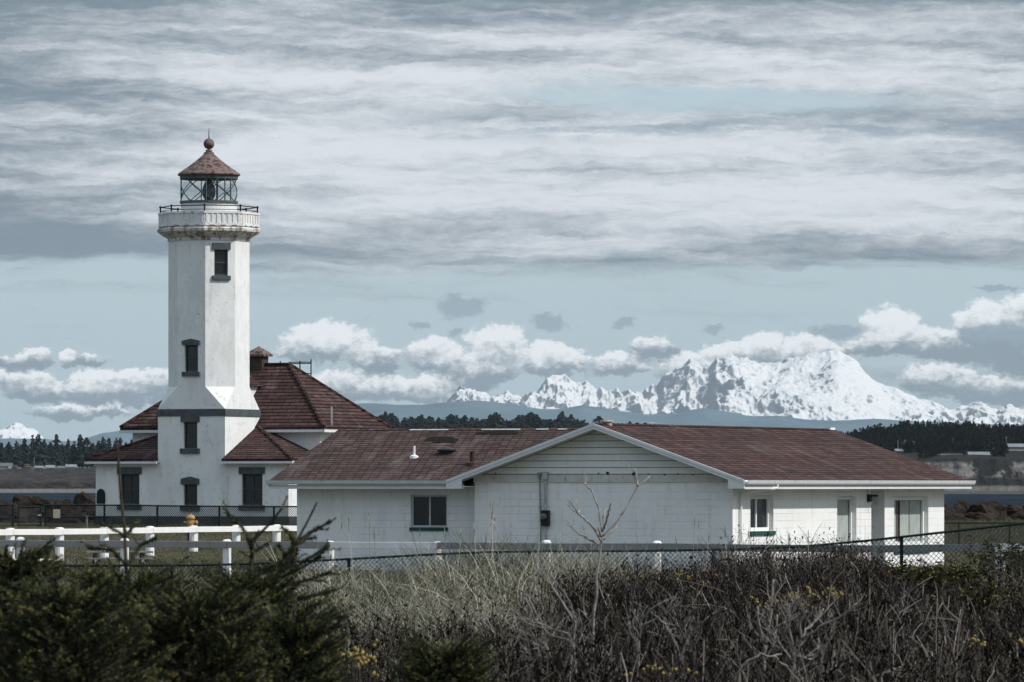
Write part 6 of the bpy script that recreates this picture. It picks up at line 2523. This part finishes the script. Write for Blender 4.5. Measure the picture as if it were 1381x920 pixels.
    shrub('thin bare shrub at the edge of the pale grass', 46,
          [[C(1000, 900), C(1080, 800), C(1130, 720), C(1150, 640)], [C(1140, 660), C(1080, 640), C(1000, 615), C(962, 588)], [C(1120, 740), C(1060, 720), C(1020, 716)], [C(1100, 640), C(1050, 540), C(1022, 495)],
           [C(1160, 800), C(1130, 760), C(1010, 765)]], .012, 1.6)
    # loose grey twigs standing all through the weeds
    S = Strands()
    n = 420
    X, Y, px = scatter(n, 36, 62, 560, 1300)
    base = np.stack([X, Y, gz(X, Y)], axis=1)
    h = RNG.uniform(.6, 1.05, n)
    d = updir(n, .3)
    be = bendv(n, .18)
    S.add(base, d, h, .014, be, 4, RNG.random(n), .5)
    for j in range(4):
        t = RNG.uniform(.3, .9, n)
        p = S.at(base, d, h, be, t)
        dd = d + RNG.normal(size=(n, 3)) * .5
        dd[:, 2] = np.abs(dd[:, 2]) + .3
        dd /= np.linalg.norm(dd, axis=1, keepdims=True)
        S.add(p, dd, h * RNG.uniform(.15, .4, n), .010, bendv(n, .25), 3, RNG.random(n), .5)
    tag(S.build('bare_twigs', M_twigs), kind='stuff')


shrubs()


def spruces():
    rd = random.Random(17)

    def spruce(label, px, Y, top, crown_w, leaders, lean=0.0, whorls=17, dens=1.0):
        b_ = P(px, 655, Y)
        g = ground_z(b_.x, b_.y)
        H = CZ + (HY - top) * Y / F - g
        root = thing('young_spruce', label, 'tree', (b_.x, b_.y, g))
        trunk, limb = MB(), MB()
        S = Strands()
        trunk.path([(0, 0, -.05), (lean * .4, 0, H * .5), (lean, 0, H)], [.045, .03, .012], 8)

        def brush(p, e, r, n, tone):
            """needles all round the twig from p to e"""
            p, e = np.array(p), np.array(e)
            ax = e - p
            L = np.linalg.norm(ax)
            ax = ax / (L + 1e-9)
            t = RNG.random(n)
            base = p + (e - p) * t[:, None]
            d = RNG.normal(size=(n, 3))
            d -= (d @ ax)[:, None] * ax
            d /= np.linalg.norm(d, axis=1, keepdims=True) + 1e-9
            d = d * .8 + ax * .75
            d /= np.linalg.norm(d, axis=1, keepdims=True)
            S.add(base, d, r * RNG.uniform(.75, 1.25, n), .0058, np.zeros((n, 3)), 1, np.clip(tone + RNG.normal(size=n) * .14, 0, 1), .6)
        for k in range(whorls):
            t = k / (whorls - 1)
            z = H * (.22 + .76 * t)
            c = Vector((lean * t, 0, z))
            Lb = crown_w * (1 - t) ** .62 * rd.uniform(.8, 1.15) + .12
            nb = rd.randint(8, 11)
            a0 = rd.uniform(0, 6.28)
            for i in range(nb):
                a = a0 + 6.283 * i / nb + rd.uniform(-.3, .3)
                L = Lb * rd.uniform(.7, 1.15)
                rise = rd.uniform(.05, .35) + .5 * t
                d = Vector((math.cos(a), math.sin(a), rise)).normalized()
                mid = c + d * L * .55 + Vector((0, 0, -.05 * L))
                end = c + d * L + Vector((0, 0, .10 * L))
                limb.path([c, mid, end], [.011, .008, .004], 4)
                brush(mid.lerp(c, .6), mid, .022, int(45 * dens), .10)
                brush(mid, end, .024, int(70 * dens), .55)  # crown shade and lit tips painted in: inner needles darker, outer lighter
                # side shoots
                for j in range(int(7 + 7 * L)):
                    u = rd.uniform(.25, 1.0)
                    q = c.lerp(mid, u / .55) if u < .55 else mid.lerp(end, (u - .55) / .45)
                    s = 1 if j % 2 else -1
                    sd = (d + Vector((-math.sin(a) * s, math.cos(a) * s, rd.uniform(-.05, .35))) * rd.uniform(.7, 1.0)).normalized()
                    sl_ = rd.uniform(.8, 1.2) * (.30 * (1 - u) + .09)
                    e2 = q + sd * sl_
                    limb.path([q, e2], [.0045, .0025], 3, cap=False)
                    m2_ = q.lerp(e2, .55)
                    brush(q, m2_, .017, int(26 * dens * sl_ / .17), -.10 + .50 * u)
                    brush(m2_, e2, .016, int(26 * dens * sl_ / .17), .10 + .78 * u)  # shoot ends coloured lighter as if catching the sun
        # upright leader shoots like bottle brushes
        for (pts, r_, bare) in leaders:
            w = [P(x, y, Y + rd.uniform(-.05, .05)) - Vector((b_.x, b_.y, g)) for x, y in pts]
            trunk.path(w, [r_ * (1 - .55 * i / len(w)) for i in range(len(w))], 6)
            for p, e in zip(w, w[1:]):
                L = (e - p).length
                if not bare and L > .12:
                    ax_ = (e - p).normalized()
                    for j in range(int(L / .045)):
                        q = p.lerp(e, rd.random())
                        sd = (ax_ * .9 + Vector((rd.gauss(0, .6), rd.gauss(0, .6), rd.gauss(0.15, .35)))).normalized()
                        e3 = q + sd * rd.uniform(.05, .12)
                        limb.path([q, e3], [.003, .002], 3, cap=False)
                        brush(q, e3, .016, 26, .62)
                brush(p, e, .020 if not bare else .012, int((240 if not bare else 60) * L / .25), .45)
        trunk.build('trunk', M_sprucebark, root)
        limb.build('branches', M_sprucebark, root)
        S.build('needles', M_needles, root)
    E = lambda x, y: (240 + x / 4.93, 640 + y / 4.93)
    G_ = lambda x, y: (x / 3.002, 660 + y / 3.002)
    spruce('dense young spruce at the bottom left edge of the picture', 12, 29, 770, .52,
           [([(22, 765), (30, 742), (34, 728)], .006, False), ([(50, 780), (62, 758), (66, 745)], .006, False)], whorls=18)
    spruce('young spruce with one long bare leader rising in front of the left wing', 172, 30, 800, .68,
           [([(172, 800), (170, 760), (168, 715), (163, 670), (160, 625), (157, 592)], .011, True), ([(170, 725), (150, 712), (138, 708)], .007, False), ([(170, 722), (182, 708), (186, 702)], .007, False),
            ([(172, 765), (150, 742), (120, 740)], .007, False), ([(172, 762), (190, 735), (212, 726)], .007, False)], whorls=18)
    spruce('young spruce with two branching leader shoots in front of the house corner', 335, 30, 800, .46,
           [([E(487, 700), E(490, 560), E(492, 430)], .010, False), ([E(490, 470), E(430, 360), E(320, 255)], .008, False), ([E(495, 450), E(620, 320), E(690, 230), E(727, 150)], .008, True),
            ([E(490, 520), E(600, 465)], .006, False), ([E(490, 460), E(540, 380)], .006, False),
            ([E(700, 640), E(770, 500), E(800, 430)], .009, False), ([E(800, 430), E(870, 300), E(925, 188)], .007, True), ([E(790, 450), E(880, 390), E(1010, 315)], .008, False),
            ([E(795, 470), E(850, 430), E(915, 425)], .006, False), ([E(780, 480), E(740, 390), E(690, 355)], .006, False), ([E(740, 640), E(870, 560), E(1000, 480)], .007, False),
            ([E(640, 680), E(700, 560), E(780, 470)], .006, False)] + [([(330, y0), (390, (y0 + y1) / 2 + 4), (x1, y1)], .006, False) for y0, x1, y1 in
             ((790, 432, 752), (800, 448, 772), (820, 452, 796), (835, 440, 812), (850, 462, 832), (868, 446, 850), (885, 464, 868), (780, 402, 742), (775, 376, 735), (900, 452, 888))], whorls=18)
    spruce('small low spruce at the bottom beside the yellow flowers', 600, 33, 893, .30, [([(625, 890), (650, 872), (668, 862)], .005, False)], whorls=12)
    spruce('young spruce filling the bottom between its two taller neighbours', 262, 27, 832, .64, [], whorls=16)
    spruce('young spruce lowest and nearest at the left corner', 90, 26, 822, .70, [([(120, 815), (138, 790), (150, 772)], .006, False)], whorls=16)
    spruce('small spruce under the right hand leader shoots', 392, 28, 852, .24, [([(420, 860), (440, 835), (452, 822)], .005, False)], whorls=13)


spruces()
